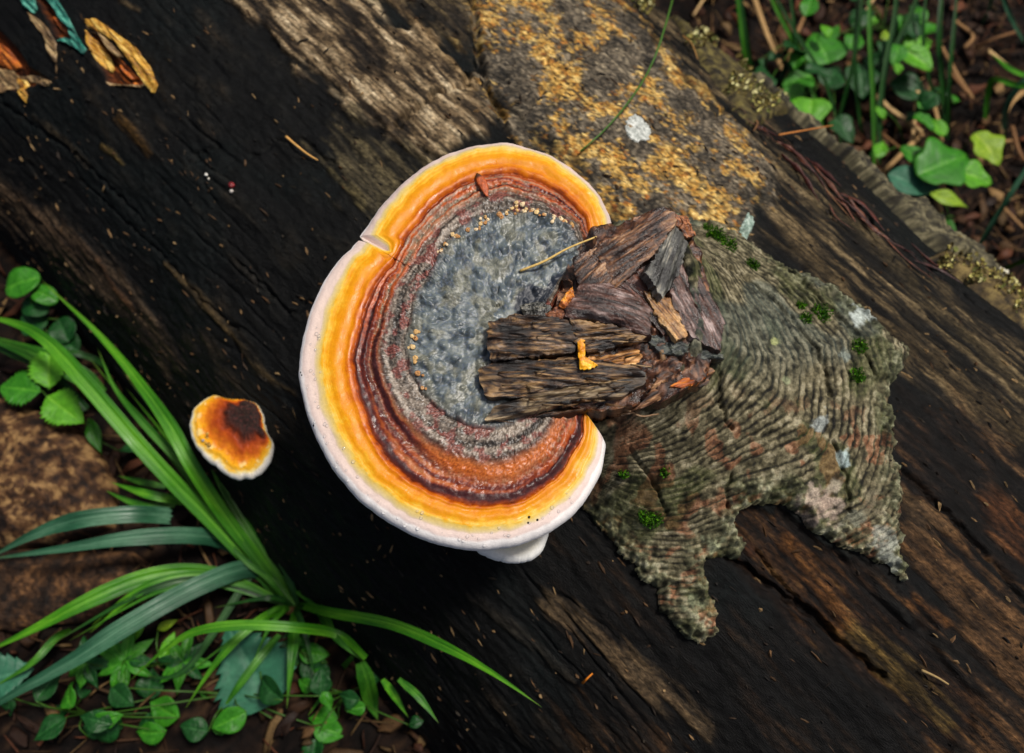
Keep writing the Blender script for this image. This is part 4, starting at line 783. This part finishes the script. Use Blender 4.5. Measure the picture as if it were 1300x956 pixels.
BL = [
 ([(374,768),(292,664),(244,592),(207,527),(136,436),(52,355)], [zr,-.235,-.200,-.195,-.205,-.215], 23, BRI, .3),
 ([(364,766),(278,672),(190,580),(108,485),(56,430),(10,408),(-40,402)], [zr,-.24,-.205,-.19,-.19,-.20,-.22], 25, BRI, .3),
 ([(370,768),(310,690),(246,606),(181,536),(145,491),(123,440)], [zr,-.245,-.222,-.215,-.22,-.225], 13, MIDG, .4),
 ([(380,768),(326,686),(280,610),(266,585)], [zr,-.25,-.235,-.23], 20, MIDG, .3),
 ([(340,735),(290,690),(240,680),(160,684),(70,698),(-30,712)], [zr,-.26,-.235,-.215,-.215,-.24], 26, GLA_SKY, .1),
 ([(216,655),(170,653),(100,660),(40,680),(-20,712)], [-.245,-.225,-.215,-.225,-.25], 27, GLA_SKY, .1),
 ([(232,636),(190,628),(140,612)], [-.25,-.24,-.25], 14, BRI, .2),
 ([(222,640),(180,642),(132,622)], [-.255,-.25,-.258], 12, MIDG, .2),
 ([(210,618),(180,612),(150,604)], [-.258,-.255,-.262], 10, MIDG, .2),
 ([(350,752),(320,722),(250,745),(160,795),(90,840),(10,885),(-60,930)], [zr,-.255,-.23,-.215,-.215,-.23,-.25], 31, GLA_SKY, .1),
 ([(318,735),(245,726),(180,735),(110,764),(40,800),(-40,838)], [-.268,-.25,-.235,-.225,-.225,-.24], 27, BRI, .3),
 ([(380,768),(440,766),(510,782),(580,812),(640,843),(700,885)], [zr,-.24,-.215,-.205,-.215,-.24], 17, BRI, .3),
 ([(480,822),(430,806),(370,796),(300,794),(245,803),(205,828),(165,864)], [-.275,-.225,-.20,-.195,-.20,-.215,-.235], 16, BRI, .2),
 ([(368,766),(335,784),(300,812),(268,850),(235,900)], [zr,-.25,-.24,-.245,-.26], 14, BRI, .3),
 ([(376,768),(374,800),(370,840),(364,900)], [zr,-.25,-.24,-.25], 17, MIDG, .4),
 ([(355,806),(330,835),(300,875),(280,905)], [-.265,-.255,-.255,-.265], 13, MIDG, .3),
 ([(362,738),(400,765),(440,795),(476,830)], [-.27,-.25,-.25,-.27], 16, MIDG, .3),
 ([(462,822),(440,845),(415,875),(390,910)], [-.272,-.26,-.26,-.27], 12, MIDG, .3),
 ([(470,830),(478,850),(486,880),(480,915)], [-.272,-.262,-.262,-.27], 26, MIDG, .2),
 ([(500,850),(512,870),(530,900)], [-.272,-.265,-.272], 12, BRI, .3),
 ([(520,850),(545,872),(570,905)], [-.274,-.268,-.275], 12, MIDG, .3),
 ([(180,860),(240,845),(330,715),(345,745)][::-1], [zr,-.26,-.255,-.262], 12, DKG, .3),
 ([(130,500),(100,476),(40,448),(-40,420)], [-.25,-.24,-.235,-.24], 30, MIDG, .5),
 ([(110,520),(60,470),(0,440),(-60,425)], [-.262,-.25,-.245,-.25], 18, DKG, .5),
]
for (a_, b_, c_, w_) in [((366,766),(300,700),(215,590),9), ((378,768),(350,700),(318,640),10), ((372,770),(330,760),(270,772),9), ((370,772),(340,800),(318,850),8), ((374,772),(390,815),(402,870),9), ((368,770),(310,800),(230,862),8), ((120,640),(60,655),(-30,668),9), ((90,800),(40,842),(-20,880),12), ((380,770),(430,790),(465,835),8), ((140,470),(80,446),(-20,432),10)]:
    BL.append(([a_, ((a_[0]*.6+b_[0]*.4), (a_[1]*.6+b_[1]*.4)-6), b_, c_], [-.268, -.255, -.248, -.258], w_, random.choice([MIDG, DKG, MIDG]), .3))
for k in range(9):
    du = random.uniform(-26, 14); dv = random.uniform(-12, 26); sh = random.uniform(.45, .9)
    q = [(370+random.uniform(-6, 8), 768), (292+du*.4, 664+dv*.4), (232+du*.8, 580+dv*.8), (232-(232-120)*sh+du, 580-(580-440)*sh+dv)] if k < 5 else [(366, 768), (300+du, 742+dv), (210+du, 752+dv), (210-190*sh, 770+dv+70*sh)]
    BL.append((q, [-.268, -.25, -.232, -.24], random.uniform(8, 14), random.choice([MIDG, DKG, BRI]), .3))
for px, zz_, wpx, cols, fold in BL:
    wpx = wpx*.8
    torn = px[0][0] in (216, 232, 222)
    blade('blade', px, zz_, wpx, sedge, cols, fold=fold, base=.95 if torn else .6, tip=.45)

def prof(kind, t):
    if kind == 'round': return np.sqrt(np.clip(1-(2*t-1)**2, 0, 1))**.9
    if kind == 'ovate': return np.sin(np.pi*np.clip(t, 0, 1)**.75)**.85
    if kind == 'heart': return np.where(t < .3, np.sqrt(np.clip(1-((t-.3)/.34)**2, 0, 1)), np.clip((1-t)/.7, 0, 1)**.75)
    if kind == 'lance': return np.sin(np.pi*t**.8)**1.1
    return np.sin(np.pi*t)
def leaf(name, u, v, z, Lpx, Wpx, ang, kind, cols, parent, serr=0, fold=.25, curl=.2, pitch=0., roll=0., lobes=0, seed=0, own=None):
    """base at pixel (u,v), pointing ang degrees (counter-clockwise from the picture's right)"""
    b0 = P(u, v, z); dep = (b0-CAM)@Fw; L = Lpx/FPX*dep; Wd = Wpx/FPX*dep*.5; n, m = 48, 17
    t = np.linspace(0, 1, n); k = np.linspace(-1, 1, m); w_ = prof(kind, t)*Wd
    if serr: w_ = w_*(1.04-.26*(((t*serr) % 1)))
    if lobes: w_ = w_*(1-.28*np.abs(np.sin(t*np.pi*lobes))**3)
    Tt, K = np.meshgrid(t, k, indexing='ij'); x = Tt*L; y = K*w_[:, None]
    if serr: x = x+np.abs(K)*L*.05
    vein = np.exp(-(K/.07)**2); sv = np.abs(((Tt*7-np.abs(K)*1.3) % 1)-.5)*2; svm = np.clip(1-sv*5, 0, 1)
    zl = fold*np.abs(y)-curl*L*(Tt-.3)**2-.25*curl*Wd*K**2-.00035*svm-.0006*vein+.0012*np.sin(Tt*7+seed)*K+.0008*fbm(Tt*4+seed, K*2, 3, 9)
    R_ = Matrix.Rotation(math.radians(ang), 3, 'Z') @ Matrix.Rotation(-pitch, 3, 'Y') @ Matrix.Rotation(roll, 3, 'X')
    V = np.stack([x, y, zl], -1).reshape(-1, 3)@np.array(R_).T
    # lean the leaf half-way to the viewer as leaves in a hollow do
    V = V+b0
    c = ramp(np.clip(.45+.35*fbm(Tt*5+seed, K*2.5, 3, 19)+.3*vein+.18*svm-.15*(1-sv), 0, 1), cols)
    f = grid_faces(n, m); nV = n*m; V2 = V-np.array([0, 0, .0005])
    rim = []
    for j0 in (0, m-1):
        for i in range(n-1):
            q = [i*m+j0, (i+1)*m+j0, (i+1)*m+j0+nV, i*m+j0+nV]; rim.append(q if j0 else q[::-1])
    F2 = np.vstack([f, f[:, ::-1]+nV, np.array(rim)])
    return build(name, np.concatenate([V, V2]), F2, M_leaf, parent, col=np.concatenate([c.reshape(-1, 3)]*2))
def stem(parent, pts, r=.0009, col=(60,100,30), name='stem'):
    v, f = tube(spline(pts, 12), r, r*.7, 6); return build(name, v, f, M_blade, parent, col=np.broadcast_to(lin(col), (len(v), 3)))
LG = [(0, (26,84,14)), (.5, (56,130,26)), (1, (104,172,52))]
LB = [(0, (50,110,14)), (.5, (90,160,30)), (1, (140,196,66))]
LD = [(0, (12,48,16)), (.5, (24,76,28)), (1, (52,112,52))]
LT = [(0, (30,78,58)), (.5, (54,112,84)), (1, (92,146,114))]
LY = [(0, (92,130,18)), (.5, (134,166,32)), (1, (176,192,70))]
def herb(name, base, label, cat, leaves, group=None, stemcol=(60,100,30)):
    b = np.array(base); h = empty(name, tuple(b), label=label, cat=cat, group=group)
    for i, (u, v, z, L, W, a, kind, cols, kw) in enumerate(leaves):
        leaf('leaf' if 'part' not in kw else kw['part'], u, v, z, L, W, a, kind, cols, h, seed=i*1.7+u*.01, **{k_: x for k_, x in kw.items() if k_ != 'part'})
        e = P(u, v, z); stem(h, [b, (b+e)/2+np.array([0, 0, .012]), e-np.array([0, 0, .0006])], .0007, stemcol)
    return h
herb('strawberry_plant', gp(70, 500), 'three serrated strawberry leaflets beside the brown stone', 'strawberry plant', [
 (62,494,-.232,64,50,100,'ovate',LB,dict(serr=11, part='leaflet', fold=.3)), (52,497,-.234,56,48,172,'ovate',LG,dict(serr=11, part='leaflet', fold=.2)), (58,502,-.232,58,52,-35,'ovate',LB,dict(serr=11, part='leaflet', fold=.25))])
herb('creeping_plant', gp(60, 420), 'creeping plant with small round green leaves against the log', 'plant', [
 (50,352,-.225,48,40,196,'round',LG,dict(fold=.2, curl=.4)), (40,368,-.23,34,26,-20,'round',LG,dict(fold=.2, curl=.4)), (62,392,-.24,38,30,170,'round',LD,dict(fold=.2)), (60,405,-.25,36,34,200,'round',LD,dict()), (74,405,-.25,34,34,-60,'round',LD,dict()), (66,425,-.255,40,36,-30,'round',LD,dict())])
herb('round_leaf', gp(330, 830), 'broad blue green round leaf behind thin sedge blades', 'leaf', [(345,895,-.262,115,118,125,'heart',LT,dict(fold=.12, curl=.15, serr=9, part='leaf_blade'))])
herb('herb', gp(410, 840), 'small herb with oval leaves below the sedge root', 'plant', [(380,828,-.262,38,26,-5,'ovate',LG,dict()), (385,838,-.266,40,34,-40,'round',LD,dict()), (378,822,-.262,24,12,55,'lance',LG,dict()), (415,842,-.266,20,16,200,'round',LG,dict())])
WL = []
for (cu, cv, n, L) in [(158,838,9,46), (232,840,8,40), (110,842,7,34)]:
    for k in range(n): WL.append((cu, cv, -.258, L*random.uniform(.8, 1.15), 15, k*360/n+random.uniform(-12, 12), 'lance', random.choice([LG, MIDG, LD]), dict(fold=.3, curl=.3)))
herb('bedstraw', gp(170, 850), 'low bedstraw with narrow leaves in whorls under arching sedge', 'plant', WL)
herb('herb', gp(215, 850), 'yellow tipped upright leaves among the bedstraw whorls', 'plant', [(205,842,-.262,40,18,75,'lance',LB,dict()), (222,848,-.262,34,16,40,'lance',LY,dict()), (168,815,-.262,44,18,80,'lance',LB,dict()), (200,800,-.262,26,12,30,'lance',LY,dict())])
herb('herb', gp(0, 850), 'pale crinkled leaf pushed out at the foot of the dark sedge blade', 'leaf', [(-40,870,-.255,74,66,15,'ovate',LT,dict(serr=8, part='leaf_blade'))])
herb('herb', gp(128, 560), 'thin pointed dark green leaf below the strawberry leaflets', 'leaf', [(112,530,-.252,52,18,-65,'lance',MIDG,dict(part='leaf_blade')), (150,572,-.258,46,14,15,'lance',LD,dict(part='leaf_blade'))])

# ------------------------------------------------------------------ growth behind the log
zg = -.345
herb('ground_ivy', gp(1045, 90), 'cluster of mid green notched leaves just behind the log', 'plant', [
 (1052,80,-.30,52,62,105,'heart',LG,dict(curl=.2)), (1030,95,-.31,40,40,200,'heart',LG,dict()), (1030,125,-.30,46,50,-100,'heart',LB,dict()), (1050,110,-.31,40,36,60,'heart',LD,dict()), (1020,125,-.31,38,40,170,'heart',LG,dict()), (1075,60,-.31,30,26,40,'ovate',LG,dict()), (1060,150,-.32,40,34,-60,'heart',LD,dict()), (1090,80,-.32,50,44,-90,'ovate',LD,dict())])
herb('herb', gp(1140, 70), 'bright oval leaves in a spray between grass stems', 'plant', [
 (1148,58,-.30,40,34,15,'ovate',LB,dict()), (1148,62,-.30,44,38,-42,'ovate',LB,dict()), (1142,56,-.30,32,26,-110,'ovate',LG,dict()), (1142,48,-.31,26,20,70,'ovate',LG,dict()), (1118,48,-.30,16,16,10,'round',LY,dict()), (1104,30,-.30,14,12,40,'round',LB,dict()), (1140,80,-.30,16,13,-95,'ovate',LB,dict()), (1130,105,-.33,52,40,-20,'ovate',LD,dict()), (1170,30,-.31,30,24,100,'ovate',LG,dict())])
herb('herb', gp(1200, 215), 'large mottled lobed leaf with a yellowing neighbour by the log', 'plant', [
 (1165,222,-.29,82,76,25,'ovate',LG,dict(lobes=2, curl=.2)), (1210,215,-.295,52,46,-20,'ovate',LB,dict(lobes=2)), (1238,168,-.29,52,48,-60,'ovate',LY,dict(lobes=2)), (1175,210,-.30,40,30,130,'ovate',LG,dict())])
herb('herb', gp(1150, 235), 'dark teal oval leaf close against the log bark', 'leaf', [(1128,220,-.30,58,40,-28,'ovate',LT,dict(part='leaf_blade')), (1160,245,-.31,40,16,15,'lance',LT,dict(part='leaf_blade'))])
herb('herb', gp(1205, 290), 'narrow yellow edged leaf below the mottled lobed one', 'leaf', [(1180,245,-.29,52,20,-20,'lance',LY,dict(part='leaf_blade')), (1200,275,-.31,30,12,-70,'lance',MIDG,dict(part='leaf_blade'))])
herb('herb', gp(1150, 190), 'small bright leaf between straws at the foot of grass', 'leaf', [(1200,172,-.32,30,22,120,'ovate',LB,dict(part='leaf_blade')), (1112,200,-.32,30,18,60,'lance',LB,dict(part='leaf_blade')), (1112,135,-.32,20,14,-60,'ovate',LB,dict(part='leaf_blade'))])
def spray(name, u0, v0, n, ru, rv, z, size, kinds, cols, label):
    lv = []
    for i in range(n):
        u = u0+random.gauss(0, ru); v = v0+random.gauss(0, rv); L = size*random.uniform(.6, 1.3)
        lv.append((u, v, z+random.uniform(-.02, .03), L, L*random.uniform(.6, .95), random.uniform(0, 360), random.choice(kinds), random.choice(cols), dict(curl=random.uniform(.1, .6), fold=random.uniform(.1, .4), pitch=random.uniform(-.5, .3), roll=random.uniform(-.5, .5))))
    return herb(name, gp(u0, v0), label, 'plant', lv)
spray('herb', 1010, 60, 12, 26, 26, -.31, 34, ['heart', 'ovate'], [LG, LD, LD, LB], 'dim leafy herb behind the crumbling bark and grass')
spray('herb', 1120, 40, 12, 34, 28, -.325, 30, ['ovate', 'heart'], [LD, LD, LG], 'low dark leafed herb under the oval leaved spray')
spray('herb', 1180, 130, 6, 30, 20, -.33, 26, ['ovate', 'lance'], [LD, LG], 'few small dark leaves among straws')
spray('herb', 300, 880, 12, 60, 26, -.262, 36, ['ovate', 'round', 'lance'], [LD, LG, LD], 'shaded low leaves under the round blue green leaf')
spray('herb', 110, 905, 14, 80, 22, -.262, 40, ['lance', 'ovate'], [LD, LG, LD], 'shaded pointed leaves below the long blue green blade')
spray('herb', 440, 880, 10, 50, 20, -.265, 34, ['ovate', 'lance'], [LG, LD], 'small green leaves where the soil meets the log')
GB = [  # thin grass behind: pixels, heights, width, colours
 [([(950,120),(945,60),(938,0),(930,-60)], 13, MIDG), ([(962,115),(948,50),(936,-40)], 8, DKG), ([(1050,180),(1020,80),(990,20),(960,-40)], 9, MIDG), ([(1070,190),(1050,110),(1010,40),(970,-30)], 7, DKG), ([(1030,140),(1012,60),(1000,-40)], 7, DKG)],
 [([(1110,215),(1108,120),(1104,40),(1104,-60)], 9, MIDG), ([(1116,210),(1120,110),(1136,20),(1140,-60)], 10, DKG), ([(1105,200),(1125,90),(1160,10),(1180,-60)], 9, DKG), ([(1095,180),(1085,80),(1092,-40)], 8, DKG), ([(1060,170),(1085,70),(1098,-40)], 8, DKG)],
 [([(1202,175),(1196,100),(1192,40),(1200,-60)], 11, DKG), ([(1204,178),(1206,90),(1218,-40)], 8, DKG), ([(1200,175),(1180,100),(1172,40),(1180,-40)], 7, DKG)],
 [([(1250,160),(1258,105),(1290,108),(1340,118)], 12, LG), ([(1300,55),(1282,20),(1264,-30)], 9, GLA_SKY), ([(1246,30),(1256,10),(1262,-30)], 8, GLA_SKY), ([(1275,180),(1280,130),(1330,70)], 12, GLA_SKY), ([(1340,105),(1290,92),(1260,70)], 10, LG)],
 [([(1232,330),(1262,280),(1290,235),(1330,170)], 10, GLA_SKY), ([(1260,350),(1290,335),(1340,318)], 8, MIDG), ([(1195,270),(1200,300),(1190,330)], 8, DKG)],
]
GLB = ['dense grass clump rising straight behind the lichen covered log edge', 'tall dark grass stems between notched leaves and oval leaves', 'thin dark grass stems beside the oval leaved spray', 'bent bluish grass blades over the straw', 'stiff blue green blade leaning past the lichen clump']
for lst, lb in zip(GB, GLB):
    q0 = gp(*lst[0][0][0]); g = empty('grass_clump', tuple(q0), label=lb, cat='grass', group='grass clumps behind the log')
    for i, (px, wpx, cols) in enumerate(lst):
        n = len(px); b = gp(*px[0])[2]; blade('blade', px, [b+.10*(k/(n-1))**.8 for k in range(n)], wpx*.62, g, cols, fold=.3, tip=.3, tipend=.15)
STR = [([(955,-10),(972,40),(990,82),(1000,100)], 9), ([(1000,95),(1005,60),(1030,0)], 7), ([(1075,80),(1102,112)], 10), ([(1112,122),(1135,142),(1170,168)], 10), ([(1170,170),(1150,190),(1120,220)], 9), ([(1195,60),(1215,95),(1235,125)], 8), ([(1205,90),(1228,118)], 7), ([(1255,65),(1280,85)], 9), ([(1300,115),(1280,135),(1270,170)], 10),
       ([(1270,180),(1290,178)], 6), ([(1285,160),(1295,195),(1310,210)], 7), ([(1165,115),(1160,160),(1155,200)], 6), ([(1180,110),(1190,150),(1196,180)], 7), ([(1210,25),(1235,45),(1225,60)], 7), ([(1240,60),(1260,50),(1290,40)], 6), ([(1120,-20),(1090,30)], 6), ([(1195,270),(1190,240),(1205,200)], 7), ([(1270,260),(1300,290)], 6), ([(1120,170),(1145,190)], 6), ([(905,-20),(880,20)], 5)]
for i, (px, wp) in enumerate(STR):
    pts = [gp(u, v, .016+.012*((k+i) % 2)) for k, (u, v) in enumerate(px)]; pts = spline(pts, 12); wd = wp/FPX*.75*.5
    v, f = tube(pts, wd, wd*.75, 7, flat=.6); cc = [(158,126,82), (130,98,62), (110,78,48), (176,146,100)][i % 4]
    build('dry_straw', v, f, M_dry, col=lin(cc)*(.8+.4*rng.random((len(v), 1))), loc=tuple(pts[0]), label={0: 'tall bent straw stalk rising behind the lichen dotted bark', 1: 'thin straw forking from the tall bent stalk', 2: 'short thick pale straw beside notched leaves', 3: 'pale thick straw running on past the grass stem', 4: 'straw slanting back from the pale thick one', 8: 'curved straw beside the bent bluish grass'}.get(i, 'dry brown straw stalk lying loose on the litter behind the log'), cat='straw', group='dry straws behind the log')

# ------------------------------------------------------------------ lichens, mosses and scraps on the log
def lichen(u, v, rpx, n, cols, label, up=.004, spread=1., stub_=False, group=None):
    b = Bag(); c0 = onlog(u, v, 0.)
    n = int(n*1.6); rr0 = rpx*np.sqrt(rng.random(n)); an0 = rng.uniform(0, 6.28, n); sa0 = np.array([px_sa(u+r*math.cos(a), v+r*math.sin(a)*spread) for r, a in zip(rr0, an0)])
    Q0 = surf(sa0[:, 0], sa0[:, 1], lh(sa0[:, 0], sa0[:, 1])+rng.uniform(.0015, up+.006, n))
    for i in range(n):
        q = Q0[i]
        s_ = random.uniform(.0008, .0025); k = 7; nrm = Vector((random.gauss(0, .7), random.gauss(0, .7), 1)).normalized(); ex = nrm.orthogonal().normalized(); ey = nrm.cross(ex)*random.uniform(.4, 1.)
        ring = []
        for j in range(k):
            an = 2*math.pi*j/k; rr = s_*(.75+.35*random.random()); ring.append(q+np.array(ex)*rr*math.cos(an)+np.array(ey)*rr*math.sin(an)+np.array(nrm)*random.uniform(.0002, .0012))
        V_ = [q-np.array(nrm)*.0002]+ring+[r_-np.array([0, 0, .0012]) for r_ in ring]
        f_ = [[0, 1+j, 1+(j+1) % k] for j in range(k)]+[[1+j, 1+k+j, 1+k+(j+1) % k, 1+(j+1) % k] for j in range(k)]
        cc = lin(random.choice(cols))*random.uniform(.7, 1.1); cl = np.tile(cc, (len(V_), 1)); cl[1:1+k] *= 1.2; b.add(V_, f_, cl)
    # a crumb base that ties the lobes to the bark
    V_, f_ = ball(c0, rpx*.00033, .25, 10, 5); b.add(V_, f_, lin(cols[0])*.5)
    return b.build('lichen', M_lichen, smooth=False, loc=tuple(c0), label=label, cat='lichen', group=group)
YL = [(170,162,96), (140,130,70), (112,98,54), (196,190,136), (84,74,42), (96,100,52)]
for (u, v, r, n, lb) in [(815,4,14,60,'cream yellow lichen crust at the crown of the log behind the green stem'), (882,54,11,40,'pale yellow lichen scrap on crumbly bark at the log edge'), (905,48,9,24,'small tan lichen curl beside a red bark chip'), (936,112,16,60,'olive yellow lichen on the crumbling bark, above the fibres'),
                         (966,130,17,80,'brightest cream yellow lichen clump beside the fibre strip'), (990,128,9,30,'small lichen tuft on the end of the bark strip'), (1205,330,17,70,'yellow lichen cluster where the bark strip ends'), (1238,345,22,110,'broad ochre lichen cluster on the log flank'), (1268,368,18,80,'tan lichen crumbs lower on the log flank'), (1292,392,16,60,'brownish lichen crust running out along the log flank'), (1272,342,8,24,'whitish lichen lobe standing up from the ochre cluster'), (940,82,10,26,'thin ochre lichen scrap on the bark edge above the clump')]:
    lichen(u, v, r, n, YL if r != 8 else [(214,208,186), (230,226,206)], lb)
logslab('lichen', [(790,166),(800,152),(812,156),(824,170),(822,182),(806,186),(794,178)], .0012, [(.1, (120,124,118)), (.5, (178,182,176)), (.9, (214,216,210))], M_lichen, None, 71, label='flat whitish grey lichen rosette on the speckled bark', cat='lichen', grain=False, loc=tuple(onlog(806, 170)), jag=.0016, rough=.0006)
logslab('lichen', [(940,290),(948,272),(958,282),(950,300),(946,312)], .0012, [(.1, (96,116,106)), (.5, (140,160,148)), (.9, (180,194,184))], M_lichen, None, 72, label='pale green grey lichen at the speckled bark ledge', cat='lichen', grain=False, loc=tuple(onlog(948, 290)), jag=.0012)
def moss(q, r, n, label, cols=((66,120,14), (46,92,10), (96,146,26), (30,64,10))):
    b = Bag()
    for i in range(n):
        rr = r*math.sqrt(random.random()); a = random.uniform(0, 6.28); p = np.array(q)+np.array([rr*math.cos(a), rr*math.sin(a), random.uniform(-.001, .002)*1.]); L = random.uniform(.0012, .0032)*(1.2-rr/r*.5)
        d = np.array(Vector((random.gauss(0, .6), random.gauss(0, .6), 1)).normalized()); sdv = np.cross(d, rng.normal(0, 1, 3)); sdv /= np.linalg.norm(sdv)+1e-9; wv = L*.17
        b.add([p-sdv*wv, p+sdv*wv, p+d*L*.6+sdv*wv*.8, p+d*L, p+d*L*.6-sdv*wv*.8], [[0, 1, 2, 3, 4]], lin(random.choice(cols)))
    V_, f_ = ball(np.array(q)-np.array([0, 0, .001]), r*.8, .3, 12, 5); b.add(V_, f_, lin((30,56,10)))
    return b.build('moss_tuft', M_moss, loc=tuple(q), label=label, cat='moss')
for (u, v, rp, n, lb, wh) in [(908,300,11,260,'bright green moss along the top of the stub bark', 0), (922,312,12,260,'moss patch beside the broken flakes of the stub', 0), (898,292,7,120,'small moss tuft behind the tip of the slate flake', 0), (954,338,9,160,'moss tuft in the fold of the stub collar', 0), (1016,388,6,90,'small moss speck on the upper collar ridge', 0), (1042,398,12,200,'moss streak under the white lichen spot on the collar', 0), (1023,404,7,110,'moss dot beside the collar crack', 0), (1090,440,9,120,'yellow green moss on the far collar rim', 0), (1088,478,9,170,'elongated moss tuft low on the far collar', 0), (826,655,14,420,'vivid green moss cushion on the lower bark tongue', 0), (792,602,6,80,'tiny moss speck under the edge of the large fungus', 0), (845,600,6,70,'faint moss speck on the ridged bark below the stub', 0)]:
    q = onstub(u, v); moss(q, rp*.00052, int(n*1.5), lb)
def thin(name, px, h, r, colr, label, cat, mat=None, r1=None, fn=onlog):
    pts = spline([fn(u, v, hh_) for (u, v), hh_ in zip(px, h)], 16); v, f = tube(pts, r, r1 or r*.6, 6)
    return build(name, v, f, mat or M_dry, col=np.broadcast_to(lin(colr), (len(v), 3)), loc=tuple(pts[0]), label=label, cat=cat)
thin('pine_needle', [(364,174),(378,186),(392,197),(404,204)], [.002,.004,.004,.0015], .0009, (198,150,84), 'single tan pine needle on the dark wood', 'needle')
thin('pine_needle', [(660,345),(690,336),(720,322),(755,315)], [.0012,.004,.006,.012], .0008, (206,174,104), 'dry needle lying across the blue grey crust', 'needle', fn=oncap)
thin('fallen_grass', [(836,-30),(832,10),(824,70),(816,105),(795,140),(765,175),(735,200)], [.03,.03,.022,.012,.006,.004,.003], .0009, (70,110,40), 'thin green grass stem lying over the speckled bark', 'grass', M_blade)
thin('pine_needle', [(866,48),(874,62),(884,78)], [.003,.006,.003], .0008, (150,112,62), 'brown needle at the edge of crumbly bark', 'needle')
thin('twig', [(985,176),(1020,178),(1048,170)], [.006,.012,.014], .0008, (168,108,54), 'thin orange brown twig crossing the bark strip', 'twig')
thin('pine_needle', [(742,864),(750,855),(756,850)], [.003,.008,.006], .0008, (190,110,30), 'short orange needle low on the dark wood', 'needle')
thin('pine_needle', [(1168,850),(1185,858),(1202,868)], [.003,.005,.003], .0008, (150,126,84), 'tan needle on the brown streaked lower wood', 'needle')
def scrap(name, u, v, parts, label, cat, fn=onlog):
    q = fn(u, v); e = empty(name, tuple(q), label=label, cat=cat)
    for (pn, du, dv, r, sq, c) in parts:
        V_, f_ = ball(np.array(fn(u+du, v+dv))+np.array([0, 0, r*sq*.6]), r, sq, 10, 7); V_ = np.array(V_); build(pn, V_+rng.normal(0, r*.05, V_.shape), f_, M_flake, e, col=np.broadcast_to(lin(c), (len(V_), 3)))
scrap('leaf_bud', 296, 236, [('bud', 0, 0, .0022, .7, (120,24,28)), ('bud_tip', 0, 8, .0014, .8, (188,180,172))], 'tiny red bud with grey tip on the dark wood', 'bud')
scrap('husk', 263, 224, [('husk_shell', 0, -2, .0014, .6, (220,216,206)), ('husk_point', 2, 3, .0009, .6, (190,184,170))], 'tiny white husk on the dark wood beside the red bud', 'husk')
bs = Bag(); ps = [oncap(606, 222, .001), oncap(611, 232, .0022), oncap(615, 241, .002), oncap(619, 250, .001)]
V_, f_ = tube(spline(ps, 12), np.array([.0006, .0014, .002, .0024, .0026, .0026, .0025, .0023, .002, .0016, .001, .0006]), 0, 8, flat=.5); cl = np.tile(lin((176,84,40)), (len(V_), 1)); cl[:24] = lin((60,30,20)); bs.add(V_, f_, cl)
bs.build('bud_scale', M_flake, loc=tuple(ps[0]), label='pointed rust brown bud scale stuck on the red ring', cat='bud scale')
sp = Bag()
for (u, v) in [(672,656),(682,660),(671,664),(398,540),(382,472),(383,476),(402,586)]:
    V_, f_ = ball(oncap(u, v), random.uniform(.0004, .0008), .5); sp.add(V_, f_, lin((24,20,18)))
sp.build('dark_specks', M_dry, cap, kind='stuff')

# loose slivers and crumbs of rotten wood lying along the grain
n = 2600; cs = rng.uniform(-.44, .44, n); ca = rng.uniform(-.36, .37, n); ch = lh(cs, ca); cp = surf(cs, ca, ch); cr_ = Bag()
nv = (ca/RL)
CCOL = [(30,22,15), (52,38,25), (84,62,40), (112,88,58), (20,17,14), (40,34,26), (132,108,74), (64,44,24)]
for i in range(n):
    N_ = Pd*math.sin(nv[i])+Zd*math.cos(nv[i]); B_ = np.cross(N_, Ad); t_ = random.gauss(0, .35) if random.random() < .8 else random.uniform(0, 3.1)
    D_ = Ad*math.cos(t_)+B_*math.sin(t_); L_ = random.uniform(.0015, .009)*(.5 if random.random() < .5 else 1); w_ = random.uniform(.0003, .0011); E_ = np.cross(N_, D_); q = cp[i]+N_*w_*.4
    V_ = [q-D_*L_*.5-E_*w_*.4, q-D_*L_*.45+E_*w_*.5, q+D_*L_*.1+E_*w_, q+D_*L_*.5, q+D_*L_*.2-E_*w_, q-D_*L_*.1+N_*w_*1.1, q+D_*L_*.25+N_*w_*.8]
    V_ = np.array(V_)+rng.normal(0, w_*.15, (7, 3))
    cr_.add(V_, [[0, 1, 5], [1, 2, 6, 5], [2, 3, 6], [3, 4, 6], [4, 0, 5, 6]], lin(random.choice(CCOL))*random.uniform(.5, 1.1))
cr_.build('wood_crumbs', M_dry, log, label='loose slivers of rotten wood on the log', kind='stuff', smooth=False)
